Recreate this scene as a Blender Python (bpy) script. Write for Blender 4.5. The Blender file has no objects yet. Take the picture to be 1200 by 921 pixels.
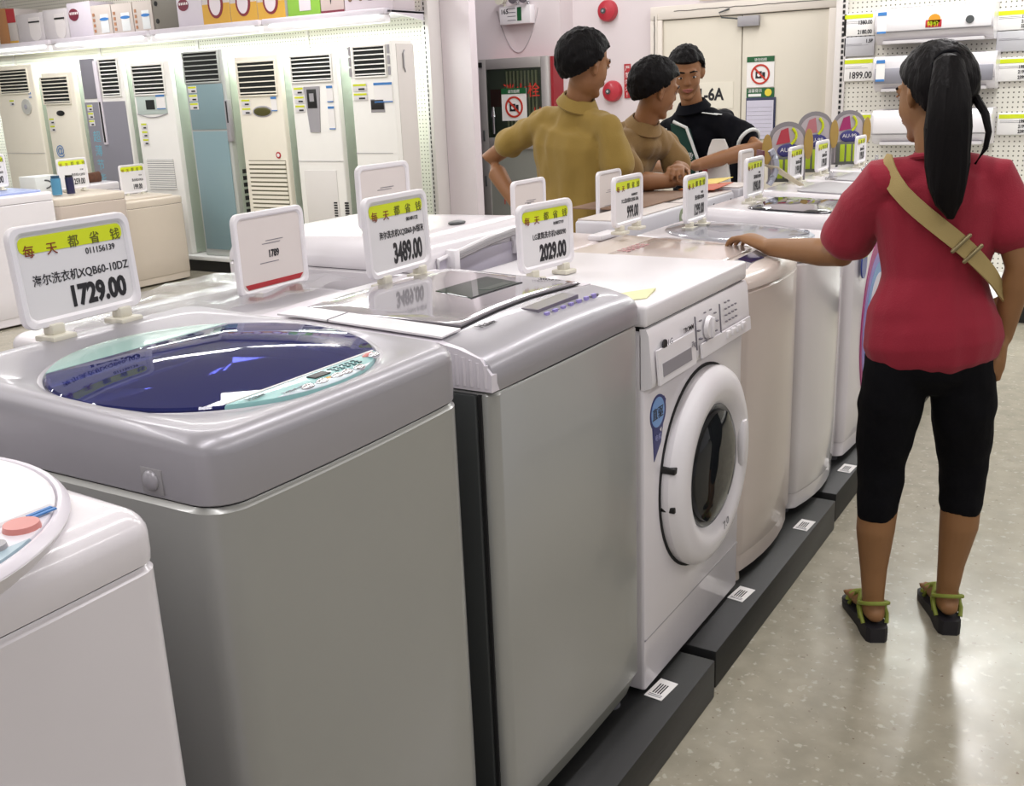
import bpy, bmesh, math, random
from mathutils import Vector, Matrix, noise
random.seed(7)
PI = math.pi
C = bpy.context.scene.collection
SC = bpy.context.scene
V = Vector

# ------------------------------------------------------------------ camera
F_PX = 1210.0
yaw, pitch, roll = math.radians(-32.4), math.radians(16.4), math.radians(2.35)
CAM = V((0, 0, 1.42))
fwd = V((math.sin(yaw)*math.cos(pitch), math.cos(yaw)*math.cos(pitch), -math.sin(pitch)))
rgt = fwd.cross(V((0, 0, 1))).normalized()
dwn = fwd.cross(rgt)
r2 = math.cos(roll)*rgt + math.sin(roll)*dwn
d2 = -math.sin(roll)*rgt + math.cos(roll)*dwn
cd = bpy.data.cameras.new('camera')
cd.sensor_width = 36; cd.lens = 36*F_PX/1200; cd.clip_start = 0.02; cd.clip_end = 100
cam = bpy.data.objects.new('camera', cd); C.objects.link(cam)
m = Matrix((( r2.x, -d2.x, -fwd.x, CAM.x), (r2.y, -d2.y, -fwd.y, CAM.y), (r2.z, -d2.z, -fwd.z, CAM.z), (0, 0, 0, 1)))
cam.matrix_world = m
SC.camera = cam

# ------------------------------------------------------------------ light
SC.view_settings.view_transform = 'Standard'
SC.view_settings.look = 'None'
SC.view_settings.exposure = 0.0
SC.view_settings.gamma = 1
w = bpy.data.worlds.new('world'); SC.world = w; w.use_nodes = True
w.node_tree.nodes['Background'].inputs[0].default_value = (1.0, 0.96, 0.98, 1)
w.node_tree.nodes['Background'].inputs[1].default_value = 0.42

def area(name, loc, sx, sy, power, col=(1, .97, .98), rot=(0, 0, 0)):
    l = bpy.data.lights.new(name, 'AREA'); l.shape = 'RECTANGLE'; l.size = sx; l.size_y = sy
    l.energy = power; l.color = col
    o = bpy.data.objects.new(name, l); o.location = loc; o.rotation_euler = rot; C.objects.link(o)
    return o
for lx in (-5.6, -4.0, -2.4, -0.8):
    area('ceiling_tube_and_fill_lamp', (lx, 6.9, 2.93), 0.16, 1.4, 20)  # unseen fill row, added to brighten the back wall and pier
for lx in (-8.2, -5.6, -3.0, -0.6, 1.8):
    for ly in (-0.6, 2.2, 5.0):
        area('ceiling_tube_and_fill_lamp', (lx, ly, 2.93), 0.16, 2.3, 27 if not (lx < -5 and ly > 2) else 44)

# ------------------------------------------------------------------ materials
def lin(h):
    h = h.lstrip('#'); out = []
    for i in (0, 2, 4):
        c = int(h[i:i+2], 16)/255
        out.append(c/12.92 if c <= .04045 else ((c+.055)/1.055)**2.4)
    return (*out, 1)
MATS = {}
def mat(name, col, rough=.5, metal=0, spec=.5, coat=0, bump=0, bscale=200, emit=None, es=0, vary=0, vscale=8, sheen=0, stretch=None, alpha=1, bdist=.002):
    if name in MATS: return MATS[name]
    mt = bpy.data.materials.new(name); mt.use_nodes = True; MATS[name] = mt
    nt = mt.node_tree; b = nt.nodes['Principled BSDF']
    col = lin(col) if isinstance(col, str) else col
    b.inputs['Base Color'].default_value = col
    b.inputs['Roughness'].default_value = rough; b.inputs['Metallic'].default_value = metal
    b.inputs['Specular IOR Level'].default_value = spec; b.inputs['Coat Weight'].default_value = coat
    b.inputs['Coat Roughness'].default_value = .06
    b.inputs['Sheen Weight'].default_value = sheen; b.inputs['Alpha'].default_value = alpha
    if emit: b.inputs['Emission Color'].default_value = lin(emit); b.inputs['Emission Strength'].default_value = es
    if bump or vary:
        tc = nt.nodes.new('ShaderNodeTexCoord'); mp = nt.nodes.new('ShaderNodeMapping')
        nt.links.new(tc.outputs['Object'], mp.inputs[0])
        if stretch: mp.inputs['Scale'].default_value = stretch
    if bump:
        n = nt.nodes.new('ShaderNodeTexNoise'); n.inputs['Scale'].default_value = bscale; n.inputs['Detail'].default_value = 3
        nt.links.new(mp.outputs[0], n.inputs['Vector'])
        bp = nt.nodes.new('ShaderNodeBump'); bp.inputs['Strength'].default_value = bump; bp.inputs['Distance'].default_value = bdist
        nt.links.new(n.outputs[0], bp.inputs['Height']); nt.links.new(bp.outputs[0], b.inputs['Normal'])
    if vary:
        n = nt.nodes.new('ShaderNodeTexNoise'); n.inputs['Scale'].default_value = vscale; n.inputs['Detail'].default_value = 4
        nt.links.new(mp.outputs[0], n.inputs['Vector'])
        mr = nt.nodes.new('ShaderNodeMapRange'); mr.inputs['To Min'].default_value = 1-vary; mr.inputs['To Max'].default_value = 1+vary
        nt.links.new(n.outputs[0], mr.inputs[0])
        mx = nt.nodes.new('ShaderNodeVectorMath'); mx.operation = 'SCALE'; mx.inputs[0].default_value = col[:3]
        nt.links.new(mr.outputs[0], mx.inputs['Scale']); nt.links.new(mx.outputs[0], b.inputs['Base Color'])
    return mt

white = mat('white_enamel', '#dcd8dc', .22, coat=.3, vary=.02)
white2 = mat('white_plastic', '#e2dfe2', .3, vary=.02)
cream = mat('cream_enamel', '#cfc4bc', .3, coat=.3, vary=.03)
beige = mat('beige_enamel', '#c9beb0', .4, vary=.03)
silver = mat('silver_paint', '#a2a3a0', .32, metal=.35, coat=.35, bump=.03, bscale=900, vary=.02)
silver2 = mat('silver_plastic', '#a2a0a6', .36, metal=.35, coat=.2, vary=.02)
lilac = mat('pale_trim_plastic', '#d9d4dc', .3)
dgrey = mat('dark_grey_metal', '#4c4f50', .4, metal=.3, vary=.04)
black = mat('black_plastic', '#141414', .4, vary=.05)
gap = mat('dark_gap', '#1a1a1c', .8)
rubber = mat('grey_rubber', '#55555a', .7, vary=.05)
chrome = mat('chrome', '#d8d8dc', .08, metal=1)
greyp = mat('grey_plastic', '#9a989c', .4, vary=.03)
card = mat('card_paper', '#d9d7d8', .55, vary=.015)
card2 = mat('blank_card', '#d2cac6', .6, vary=.02)
clipm = mat('ivory_clip_plastic', '#d3cfc0', .3, vary=.03)
yellow = mat('yellow_print', '#c9d512', .5)
red = mat('red_print', '#a8252c', .5)
dred = mat('dark_red_ink', '#7d3212', .5)
ink = mat('black_ink', '#17161c', .5)
greyink = mat('grey_ink', '#77747c', .5)
blueink = mat('blue_ink', '#3b78b8', .5)
green = mat('green_print', '#14572f', .5)
whitep = mat('white_print', '#e6e4e2', .5)
teal = mat('teal_panel', '#8fc0bf', .25, coat=.4)
tealw = mat('pale_teal_panel', '#cddbe2', .25, coat=.4)
khaki = mat('khaki_cloth', '#8c7334', .9, bump=.5, bscale=260, vary=.07, vscale=14, sheen=.1)
khaki2 = mat('brown_khaki_cloth', '#7d6239', .9, bump=.5, bscale=260, vary=.07, vscale=14, sheen=.1)
redc = mat('crimson_cloth', '#8c162c', .9, bump=.45, bscale=300, vary=.07, vscale=12, sheen=.1)
blackc = mat('black_cloth', '#08080c', .9, spec=.15, bump=.4, bscale=220, vary=.1, vscale=20)
navyc = mat('navy_black_cloth', '#080910', .9, spec=.15, bump=.3, bscale=220)
greenc = mat('dark_green_cloth', '#0f3a31', .85, bump=.3, bscale=220)
whitec = mat('white_cloth', '#cfd2d0', .8, bump=.2, bscale=220)
skin = mat('tan_skin', '#8a6340', .5, spec=.35, vary=.06, vscale=18, bump=.08, bscale=300)
skin2 = mat('brown_skin', '#8a6040', .5, spec=.35, vary=.06, vscale=18, bump=.08, bscale=300)
hairm = mat('black_hair', '#080506', .5, spec=.14, bump=.9, bscale=90, stretch=(1, 1, .12), bdist=.004)
hairs = mat('short_black_hair', '#080607', .6, spec=.14, bump=1, bscale=130, stretch=(1, 1, .35), bdist=.004)
lipm = mat('lips', '#8a4a3f', .4)
eyew = mat('eye_white', '#cfc8c2', .2)
eyeb = mat('eye_iris', '#1b120d', .1)
strap = mat('khaki_webbing', '#a38f5c', .8, bump=.5, bscale=600, vary=.05)
buckle = mat('brass_buckle', '#8d8160', .35, metal=.7)
lime = mat('lime_straps', '#7f8a33', .6, vary=.06)
solem = mat('black_sole', '#16141b', .6)
tubeglow = mat('tube_glow', '#ffffff', .4, emit='#f4fff6', es=3)
platform_m = mat('black_painted_wood', '#111213', .5, vary=.22, vscale=7, bump=.25, bscale=60, stretch=(1, .15, 1))
wallm = mat('painted_wall', '#d6cdcf', .75, vary=.015, vscale=1.5, bump=.05, bscale=120)
wallg = mat('grey_upper_panel', '#8c878e', .8, vary=.03)
doorm = mat('door_paint', '#d0cabb', .55, vary=.02, vscale=3)
framem = mat('door_frame_paint', '#d9d2c8', .5, vary=.03)
shelfm = mat('shelf_metal', '#c9c3cb', .4, vary=.02)
deckm = mat('shelf_base_white', '#d9dad8', .4, vary=.02)
alu = mat('aluminium_frame', '#b3b0ae', .38, metal=.5, vary=.03)
cabred = mat('cabinet_red', '#8f1420', .4)
bluegrey = mat('blue_grey_panel', '#7c959b', .3, coat=.3)
greyac = mat('grey_ac_panel', '#8f8e97', .35, metal=.3)
acw = mat('ac_white', '#e9e8e3', .35, vary=.02)
accr = mat('ac_cream', '#e4dfd0', .4, vary=.02)
darkin = mat('louvre_dark', '#171c1a', .8)
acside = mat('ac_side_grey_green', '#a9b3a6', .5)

def glassmat(name, tint, fac_min=.06, rough=.02, body=None, bodyfac=0):
    mt = bpy.data.materials.new(name); mt.use_nodes = True; nt = mt.node_tree
    nt.nodes.clear(); out = nt.nodes.new('ShaderNodeOutputMaterial')
    tr = nt.nodes.new('ShaderNodeBsdfTransparent'); tr.inputs[0].default_value = lin(tint)
    gl = nt.nodes.new('ShaderNodeBsdfGlossy'); gl.inputs['Roughness'].default_value = rough
    fr = nt.nodes.new('ShaderNodeFresnel'); fr.inputs[0].default_value = 1.5
    base = tr
    if body:
        df = nt.nodes.new('ShaderNodeBsdfDiffuse'); df.inputs[0].default_value = lin(body)
        m0 = nt.nodes.new('ShaderNodeMixShader'); m0.inputs[0].default_value = bodyfac
        nt.links.new(tr.outputs[0], m0.inputs[1]); nt.links.new(df.outputs[0], m0.inputs[2]); base = m0
    mx = nt.nodes.new('ShaderNodeMixShader')
    nt.links.new(fr.outputs[0], mx.inputs[0]); nt.links.new(base.outputs[0], mx.inputs[1]); nt.links.new(gl.outputs[0], mx.inputs[2])
    nt.links.new(mx.outputs[0], out.inputs[0]); MATS[name] = mt
    return mt
blueglass = glassmat('blue_lid_plastic', '#8f96dc', body='#3f48a6', bodyfac=.25)
greenglass = glassmat('green_window_plastic', '#5f8a74', body='#2c4a3c', bodyfac=.5)
doorglass = glassmat('dark_door_glass', '#50555a', body='#2a2d30', bodyfac=.5)
clearglass = glassmat('clear_glass', '#dfe8e2')
film = glassmat('clear_film', '#f2f2f4', rough=.12, body='#e6e4e8', bodyfac=.18)
darkglass = glassmat('smoked_lid_plastic', '#33343c', body='#17181e', bodyfac=.6)

def pegmat():
    mt = bpy.data.materials.new('pegboard'); mt.use_nodes = True; nt = mt.node_tree; b = nt.nodes['Principled BSDF']
    tc = nt.nodes.new('ShaderNodeTexCoord'); sp = nt.nodes.new('ShaderNodeSeparateXYZ'); nt.links.new(tc.outputs['Object'], sp.inputs[0])
    sq = []
    for ax in ('X', 'Z'):
        a = nt.nodes.new('ShaderNodeMath'); a.operation = 'MULTIPLY'; a.inputs[1].default_value = 1/.03; nt.links.new(sp.outputs[ax], a.inputs[0])
        f = nt.nodes.new('ShaderNodeMath'); f.operation = 'FRACT'; nt.links.new(a.outputs[0], f.inputs[0])
        s = nt.nodes.new('ShaderNodeMath'); s.operation = 'SUBTRACT'; s.inputs[1].default_value = .5; nt.links.new(f.outputs[0], s.inputs[0])
        p = nt.nodes.new('ShaderNodeMath'); p.operation = 'POWER'; p.inputs[1].default_value = 2; nt.links.new(s.outputs[0], p.inputs[0]); sq.append(p)
    ad = nt.nodes.new('ShaderNodeMath'); ad.operation = 'ADD'; nt.links.new(sq[0].outputs[0], ad.inputs[0]); nt.links.new(sq[1].outputs[0], ad.inputs[1])
    lt = nt.nodes.new('ShaderNodeMath'); lt.operation = 'LESS_THAN'; lt.inputs[1].default_value = .028; nt.links.new(ad.outputs[0], lt.inputs[0])
    mx = nt.nodes.new('ShaderNodeMix'); mx.data_type = 'RGBA'; mx.inputs[6].default_value = lin('#d5d2c8'); mx.inputs[7].default_value = lin('#5f5c54')
    nt.links.new(lt.outputs[0], mx.inputs[0]); nt.links.new(mx.outputs[2], b.inputs['Base Color']); b.inputs['Roughness'].default_value = .6
    return mt
peg = pegmat()

def floormat():
    mt = bpy.data.materials.new('speckled_vinyl_floor'); mt.use_nodes = True; nt = mt.node_tree; b = nt.nodes['Principled BSDF']
    tc = nt.nodes.new('ShaderNodeTexCoord')
    def noi(s, d, thr0, thr1):
        n = nt.nodes.new('ShaderNodeTexNoise'); n.inputs['Scale'].default_value = s; n.inputs['Detail'].default_value = d
        nt.links.new(tc.outputs['Object'], n.inputs['Vector'])
        r = nt.nodes.new('ShaderNodeMapRange'); r.inputs[1].default_value = thr0; r.inputs[2].default_value = thr1
        nt.links.new(n.outputs[0], r.inputs[0]); return r
    def mix(fac, a, bcol):
        x = nt.nodes.new('ShaderNodeMix'); x.data_type = 'RGBA'; nt.links.new(fac.outputs[0], x.inputs[0])
        if isinstance(a, str): x.inputs[6].default_value = lin(a)
        else: nt.links.new(a.outputs[2], x.inputs[6])
        x.inputs[7].default_value = lin(bcol); return x
    c = mix(noi(14, 5, .35, .65), '#a29c8b', '#959080')
    c = mix(noi(45, 3, .60, .68), c, '#b3ae9f')
    c = mix(noi(38, 2, .70, .74), c, '#8c8274')
    c = mix(noi(70, 2, .70, .74), c, '#77695a')
    nt.links.new(c.outputs[2], b.inputs['Base Color'])
    rr_ = noi(6, 4, .3, .8); rr_.inputs[3].default_value = .16; rr_.inputs[4].default_value = .3
    nt.links.new(rr_.outputs[0], b.inputs['Roughness']); b.inputs['Specular IOR Level'].default_value = .55
    return mt
floorm = floormat()

# ------------------------------------------------------------------ helpers
def BM(): return bmesh.new()
def box(bm, x0, x1, y0, y1, z0, z1, bev=0, seg=2):
    r = bmesh.ops.create_cube(bm, size=1)
    vs = r['verts']
    for v in vs:
        v.co = V(((x0+x1)/2+v.co.x*(x1-x0), (y0+y1)/2+v.co.y*(y1-y0), (z0+z1)/2+v.co.z*(z1-z0)))
    if bev:
        es = list({e for v in vs for e in v.link_edges})
        bmesh.ops.bevel(bm, geom=es, offset=bev, segments=seg, profile=.5, affect='EDGES', clamp_overlap=True)
    return bm
def loft(bm, rings, cap0=True, cap1=True, closed=True):
    R = [[bm.verts.new(p) for p in r] for r in rings]; n = len(R[0])
    for a, b in zip(R, R[1:]):
        for i in range(n if closed else n-1):
            j = (i+1) % n
            try: bm.faces.new((a[i], a[j], b[j], b[i]))
            except ValueError: pass
    if cap0: bm.faces.new(list(reversed(R[0])))
    if cap1: bm.faces.new(R[-1])
    return R
def frame_of(d, side=None):
    d = d.normalized()
    a = side if side is not None else (V((0, 0, 1)) if abs(d.z) < .9 else V((1, 0, 0)))
    s = (a - d*a.dot(d))
    if s.length < 1e-4: s = d.orthogonal()
    s.normalize(); return s, d.cross(s)
def cyl(bm, p0, p1, r0, r1=None, n=20):
    p0, p1 = V(p0), V(p1); r1 = r0 if r1 is None else r1
    s, t = frame_of(p1-p0)
    mk = lambda p, r: [p+s*(r*math.cos(2*PI*i/n))+t*(r*math.sin(2*PI*i/n)) for i in range(n)]
    loft(bm, [mk(p0, r0), mk(p1, r1)])
def tube(bm, pts, r, n=8, closed=False):
    pts = [V(p) for p in pts]; N = len(pts); rings = []
    for i, p in enumerate(pts):
        a = pts[i-1] if (i > 0 or closed) else p; b = pts[(i+1) % N] if (i < N-1 or closed) else p
        s, t = frame_of(b-a); q = r[i] if isinstance(r, (list, tuple)) else r
        rings.append([p+s*(q*math.cos(2*PI*k/n))+t*(q*math.sin(2*PI*k/n)) for k in range(n)])
    if closed: rings.append(rings[0])
    loft(bm, rings, not closed, not closed)
def limb(bm, pts, rad, side=None, n=18):
    """tapered chain with elliptical sections and rounded ends; rad entries are r or (along side, across)"""
    pts = [V(p) for p in pts]; rad = [r if isinstance(r, tuple) else (r, r) for r in rad]
    side = V(side) if side is not None else None
    P, Rr, D = [], [], []
    N = len(pts)
    dirs = []
    for i in range(N):
        a = pts[max(0, i-1)]; b = pts[min(N-1, i+1)]; dirs.append((b-a).normalized())
    for k in (0, 35, 65):
        q = math.radians(90-k*1.0); h = math.sin(q); c = math.cos(q)
        a = math.radians(k)
        P.append(pts[0]-dirs[0]*min(rad[0])*math.cos(a)); s_ = max(math.sin(a), .05); Rr.append((rad[0][0]*s_, rad[0][1]*s_)); D.append(dirs[0])
    for i in range(N): P.append(pts[i]); Rr.append(rad[i]); D.append(dirs[i])
    for k in (65, 35, 0):
        a = math.radians(k)
        P.append(pts[-1]+dirs[-1]*min(rad[-1])*math.cos(a)); s_ = max(math.sin(a), .05); Rr.append((rad[-1][0]*s_, rad[-1][1]*s_)); D.append(dirs[-1])
    rings = []
    for p, r, d in zip(P, Rr, D):
        s, t = frame_of(d, side)
        rings.append([p+s*(r[0]*math.cos(2*PI*k/n))+t*(r[1]*math.sin(2*PI*k/n)) for k in range(n)])
    loft(bm, rings)
def ell(bm, c, r, ax=None, seg=20, rng=12):
    c = V(c); ax = ax or (V((1, 0, 0)), V((0, 1, 0)), V((0, 0, 1)))
    R = []
    for j in range(1, rng):
        th = PI*j/rng
        R.append([c+ax[0]*(r[0]*math.sin(th)*math.cos(2*PI*i/seg))+ax[1]*(r[1]*math.sin(th)*math.sin(2*PI*i/seg))-ax[2]*(r[2]*math.cos(th)) for i in range(seg)])
    VR = loft(bm, R, False, False)
    a = bm.verts.new(c-ax[2]*r[2]); b = bm.verts.new(c+ax[2]*r[2])
    for i in range(seg):
        j = (i+1) % seg
        bm.faces.new((a, VR[0][j], VR[0][i])); bm.faces.new((b, VR[-1][i], VR[-1][j]))
def rr(x0, x1, y0, y1, r, z, n=6, bulge=0):
    pts = []
    r = max(r, .0005)
    for cx, cy, a0 in ((x1-r, y1-r, 0), (x0+r, y1-r, 90), (x0+r, y0+r, 180), (x1-r, y0+r, 270)):
        for i in range(n+1):
            a = math.radians(a0+90*i/n); pts.append([cx+r*math.cos(a), cy+r*math.sin(a)])
    # densify the straight sides a little
    out = []
    N = len(pts)
    for i in range(N):
        p, q = pts[i], pts[(i+1) % N]; out.append(p)
        if (i+1) % (n+1) == 0:
            for k in (1, 2, 3, 4, 5): out.append([p[0]+(q[0]-p[0])*k/6, p[1]+(q[1]-p[1])*k/6])
    hy = (y1-y0)/2; cy = (y0+y1)/2; res = []
    for x, y in out:
        if bulge:
            wgt = max(0, (x-x0)/(x1-x0))**2
            x += bulge*wgt*(1-((y-cy)/hy)**2)
        zz = z(x, y) if callable(z) else z
        res.append(V((x, y, zz)))
    return res

SMOOTH = 34
def mesh_ob(name, bm, mt, parent=None, world=False, smooth=True):
    bmesh.ops.recalc_face_normals(bm, faces=bm.faces[:])
    me = bpy.data.meshes.new(name); bm.to_mesh(me); bm.free()
    if smooth:
        me.shade_smooth()
        try: me.set_sharp_from_angle(angle=math.radians(SMOOTH))
        except Exception: pass
    for q in (mt if isinstance(mt, (list, tuple)) else [mt]): me.materials.append(q)
    o = bpy.data.objects.new(name, me); C.objects.link(o)
    if parent is not None:
        if world: me.transform(wmat(parent).inverted())
        o.parent = parent
    return o
def wmat(o):
    mm = Matrix.Translation(o.location) @ o.rotation_euler.to_matrix().to_4x4()
    return wmat(o.parent) @ mm if o.parent else mm
def T(name, label, cat, loc=(0, 0, 0), rz=0, group=None):
    o = bpy.data.objects.new(name, None); C.objects.link(o); o.empty_display_size = .1
    o.location = loc; o.rotation_euler = (0, 0, rz); o['label'] = label; o['category'] = cat
    if group: o['group'] = group
    return o
def tag(o, label, cat, group=None):
    o['label'] = label; o['category'] = cat
    if group: o['group'] = group
    return o
def struct(name, bm, mt, parent=None, smooth=False):
    o = mesh_ob(name, bm, mt, parent, smooth=smooth)
    if parent is None: o['kind'] = 'structure'
    return o
def quick(name, mt, parent, fn, world=False, smooth=True):
    bm = BM(); fn(bm); return mesh_ob(name, bm, mt, parent, world, smooth)
def pbox(name, mt, parent, x0, x1, y0, y1, z0, z1, bev=0, world=False, seg=2):
    return mesh_ob(name, box(BM(), x0, x1, y0, y1, z0, z1, bev, seg), mt, parent, world)
# text: origin + axes
def text(parent, s, org, ax, ay, size, mt, sx=1.0, bold=0.0, align='LEFT', world=False, name='lettering'):
    cu = bpy.data.curves.new('t', 'FONT'); cu.body = s; cu.size = size; cu.align_x = align; cu.extrude = .00025
    cu.offset = bold; cu.resolution_u = 3
    to = bpy.data.objects.new('t', cu)
    me = bpy.data.meshes.new_from_object(to)
    bpy.data.objects.remove(to); bpy.data.curves.remove(cu)
    ax = V(ax).normalized(); ay = V(ay).normalized(); az = ax.cross(ay)
    M = Matrix(((ax.x, ay.x, az.x, org[0]), (ax.y, ay.y, az.y, org[1]), (ax.z, ay.z, az.z, org[2]), (0, 0, 0, 1))) @ Matrix.Diagonal((sx, 1, 1, 1))
    me.transform(M)
    if world and parent is not None: me.transform(wmat(parent).inverted())
    me.materials.clear(); me.materials.append(mt); me.name = name
    o = bpy.data.objects.new(name, me); C.objects.link(o); o.parent = parent
    return o
# slab on a curved top: outline (x,y) list, star shaped about centroid
def patch(name, outline, zf, th, mt, parent, dome=0, rings=6, ctr=None, inset=0, hole=None):
    bm = BM(); n = len(outline)
    cx = ctr[0] if ctr else sum(p[0] for p in outline)/n; cy = ctr[1] if ctr else sum(p[1] for p in outline)/n
    R = [[V((x, y, zf(x, y)-.002)) for x, y in outline], [V((x, y, zf(x, y)+th*.7)) for x, y in outline]]
    for k in range(rings):
        s = (1-.012*(1 if k == 0 else 1))*(1-k/rings)
        if s < .04: s = .04
        R.append([V((cx+(x-cx)*s, cy+(y-cy)*s, zf(cx+(x-cx)*s, cy+(y-cy)*s)+th+dome*(1-s*s))) for x, y in outline])
    loft(bm, R)
    return mesh_ob(name, bm, mt, parent)
def clipc(cx, cy, r, xmin, xmax, n=36):
    out = []
    xa, xb = max(xmin, cx-r), min(xmax, cx+r)
    for i in range(n+1):          # right arc going from xa to xb on the +y side
        x = xa+(xb-xa)*(.5-.5*math.cos(PI*i/n)); out.append((x, cy+math.sqrt(max(0, r*r-(x-cx)**2))))
    for i in range(n+1):
        x = xb-(xb-xa)*(.5-.5*math.cos(PI*i/n)); out.append((x, cy-math.sqrt(max(0, r*r-(x-cx)**2))))
    res = []
    for q in out:
        if not res or (abs(q[0]-res[-1][0])+abs(q[1]-res[-1][1])) > 1e-5: res.append(q)
    return res
def remesh(name, bm, voxel, mt, parent, world=True, smooth=3, fac=.5):
    bmesh.ops.recalc_face_normals(bm, faces=bm.faces[:])
    me = bpy.data.meshes.new('tmp'); bm.to_mesh(me); bm.free()
    o = bpy.data.objects.new('tmp', me); C.objects.link(o)
    md = o.modifiers.new('r', 'REMESH'); md.mode = 'VOXEL'; md.voxel_size = voxel
    ms = o.modifiers.new('s', 'SMOOTH'); ms.factor = fac; ms.iterations = smooth
    bpy.context.view_layer.update()
    m2 = bpy.data.meshes.new_from_object(o.evaluated_get(bpy.context.evaluated_depsgraph_get()))
    bpy.data.objects.remove(o); bpy.data.meshes.remove(me)
    m2.name = name; m2.materials.clear(); m2.materials.append(mt); m2.shade_smooth()
    if world: m2.transform(wmat(parent).inverted())
    q = bpy.data.objects.new(name, m2); C.objects.link(q); q.parent = parent
    return q
def wrinkle(o, amp, sc, zmin=-9, axis=(1, 1, .35), seed=0):
    vs = o.data.vertices; nr = [v.normal.copy() for v in vs]; cs = [v.co.copy() for v in vs]; out = []
    for p, n_ in zip(cs, nr):
        k = noise.noise(V((p.x*sc*axis[0]+seed, p.y*sc*axis[1], p.z*sc*axis[2])))+.5*noise.noise(V((p.x*sc*2.1+seed, p.y*sc*2.1, p.z*sc*1.0)))
        q = p + n_*(amp*k); out += (q.x, q.y, q.z)
    vs.foreach_set('co', out); o.data.update()

# ------------------------------------------------------------------ room
bm = BM(); box(bm, -14, 4, -4, 8.2, -.1, 0); struct('floor', bm, floorm)
bm = BM(); box(bm, -14, 4, -4, 8.2, 3.0, 3.1); struct('ceiling', bm, mat('ceiling_board', '#e2e0dc', .8))
bm = BM(); box(bm, -6.6, 4, 8.0, 8.2, 0, 3.0); struct('wall_back', bm, wallm)
bm = BM(); box(bm, -6.6, -4.33, 7.78, 8.0, 0, 3.0); struct('trim_1', bm, wallm)          # projecting pier the hydrant cabinet stands against
bm = BM(); box(bm, -4.865, -4.60, 6.86, 6.95, 0, 3.0); struct('trim_2', bm, mat('pier_paint', '#d6cdd2', .7, vary=.02))
bm = BM(); box(bm, -14, -4.865, 6.95, 7.15, 0, 3.0); struct('wall_left', bm, wallg)
# display bay on the left: pegboard back, uprights, base deck, top shelf
root = T('wall_shelving', 'white pegboard wall shelving behind the row of standing air conditioners', 'shelving', (-8, 6.8, 0))
pbox('pegboard_panel', peg, root, -13.9, -4.93, 6.80, 6.85, .12, 2.9, world=True)
pbox('upright', mat('upright_paint', '#cfcac8', .45), root, -4.925, -4.865, 6.70, 6.86, 0, 2.9, .004, world=True)
def slots(b):
    for i in range(64): box(b, -4.905, -4.897, 6.697, 6.70, .3+i*.035, .322+i*.035)
quick('slot_row', gap, root, slots, True)['kind'] = 'stuff'
for x in (-6.17, -7.479, -8.83, -10.2, -11.5):
    pbox('upright', MATS['upright_paint'], root, x-.012, x+.012, 6.785, 6.80, .12, 2.9, world=True)
pbox('base_deck', deckm, root, -13.9, -4.86, 6.14, 6.8, .10, .135, .004, world=True)
pbox('kick_plate', black, root, -13.9, -4.86, 6.16, 6.75, 0, .10, world=True)
for x0, x1 in ((-11.4, -10.12), (-10.11, -8.84), (-8.82, -7.49), (-7.47, -6.18), (-6.16, -4.90)):
    pbox('top_shelf', shelfm, root, x0, x1, 6.30, 6.8, 1.985, 2.005, .003, world=True)
def side_bracket(b):
    loft(b, [[V((x, 6.30, 1.99)), V((x, 6.80, 1.93)), V((x, 6.80, 2.005)), V((x, 6.30, 2.005))] for x in (-4.93, -4.90)])
quick('shelf_bracket', shelfm, root, side_bracket, True)
for i, (x0, x1) in enumerate(((-11.4, -10.13), (-10.11, -8.85), (-8.81, -7.50), (-7.46, -6.19), (-6.15, -4.93))):
    nm = ['farthest left, above the first air conditioner', 'above the second and third air conditioners', 'above the middle air conditioners', 'above the blue panelled air conditioner', 'at the right end by the pegboard'][max(0, i)]
    r_ = T('shelf_light', 'fluorescent strip light under the shelf edge, '+nm, 'light', ((x0+x1)/2, 6.3, 1.93), group='shelf strip lights')
    pbox('housing', shelfm, r_, x0, x1, 6.262, 6.33, 1.975, 2.018, .006, world=True)
    pbox('reflector', white2, r_, x0, x1, 6.268, 6.33, 1.918, 1.974, .008, world=True)
    quick('tube', tubeglow, r_, lambda b: cyl(b, (x0+.08, 6.262, 1.962), (x1-.05, 6.262, 1.962), .010, n=12), True)
    area('shelf_lamp', ((x0+x1)/2, 6.46, 1.92), 1.2, .1, 20, (.9, 1, .93))
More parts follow.
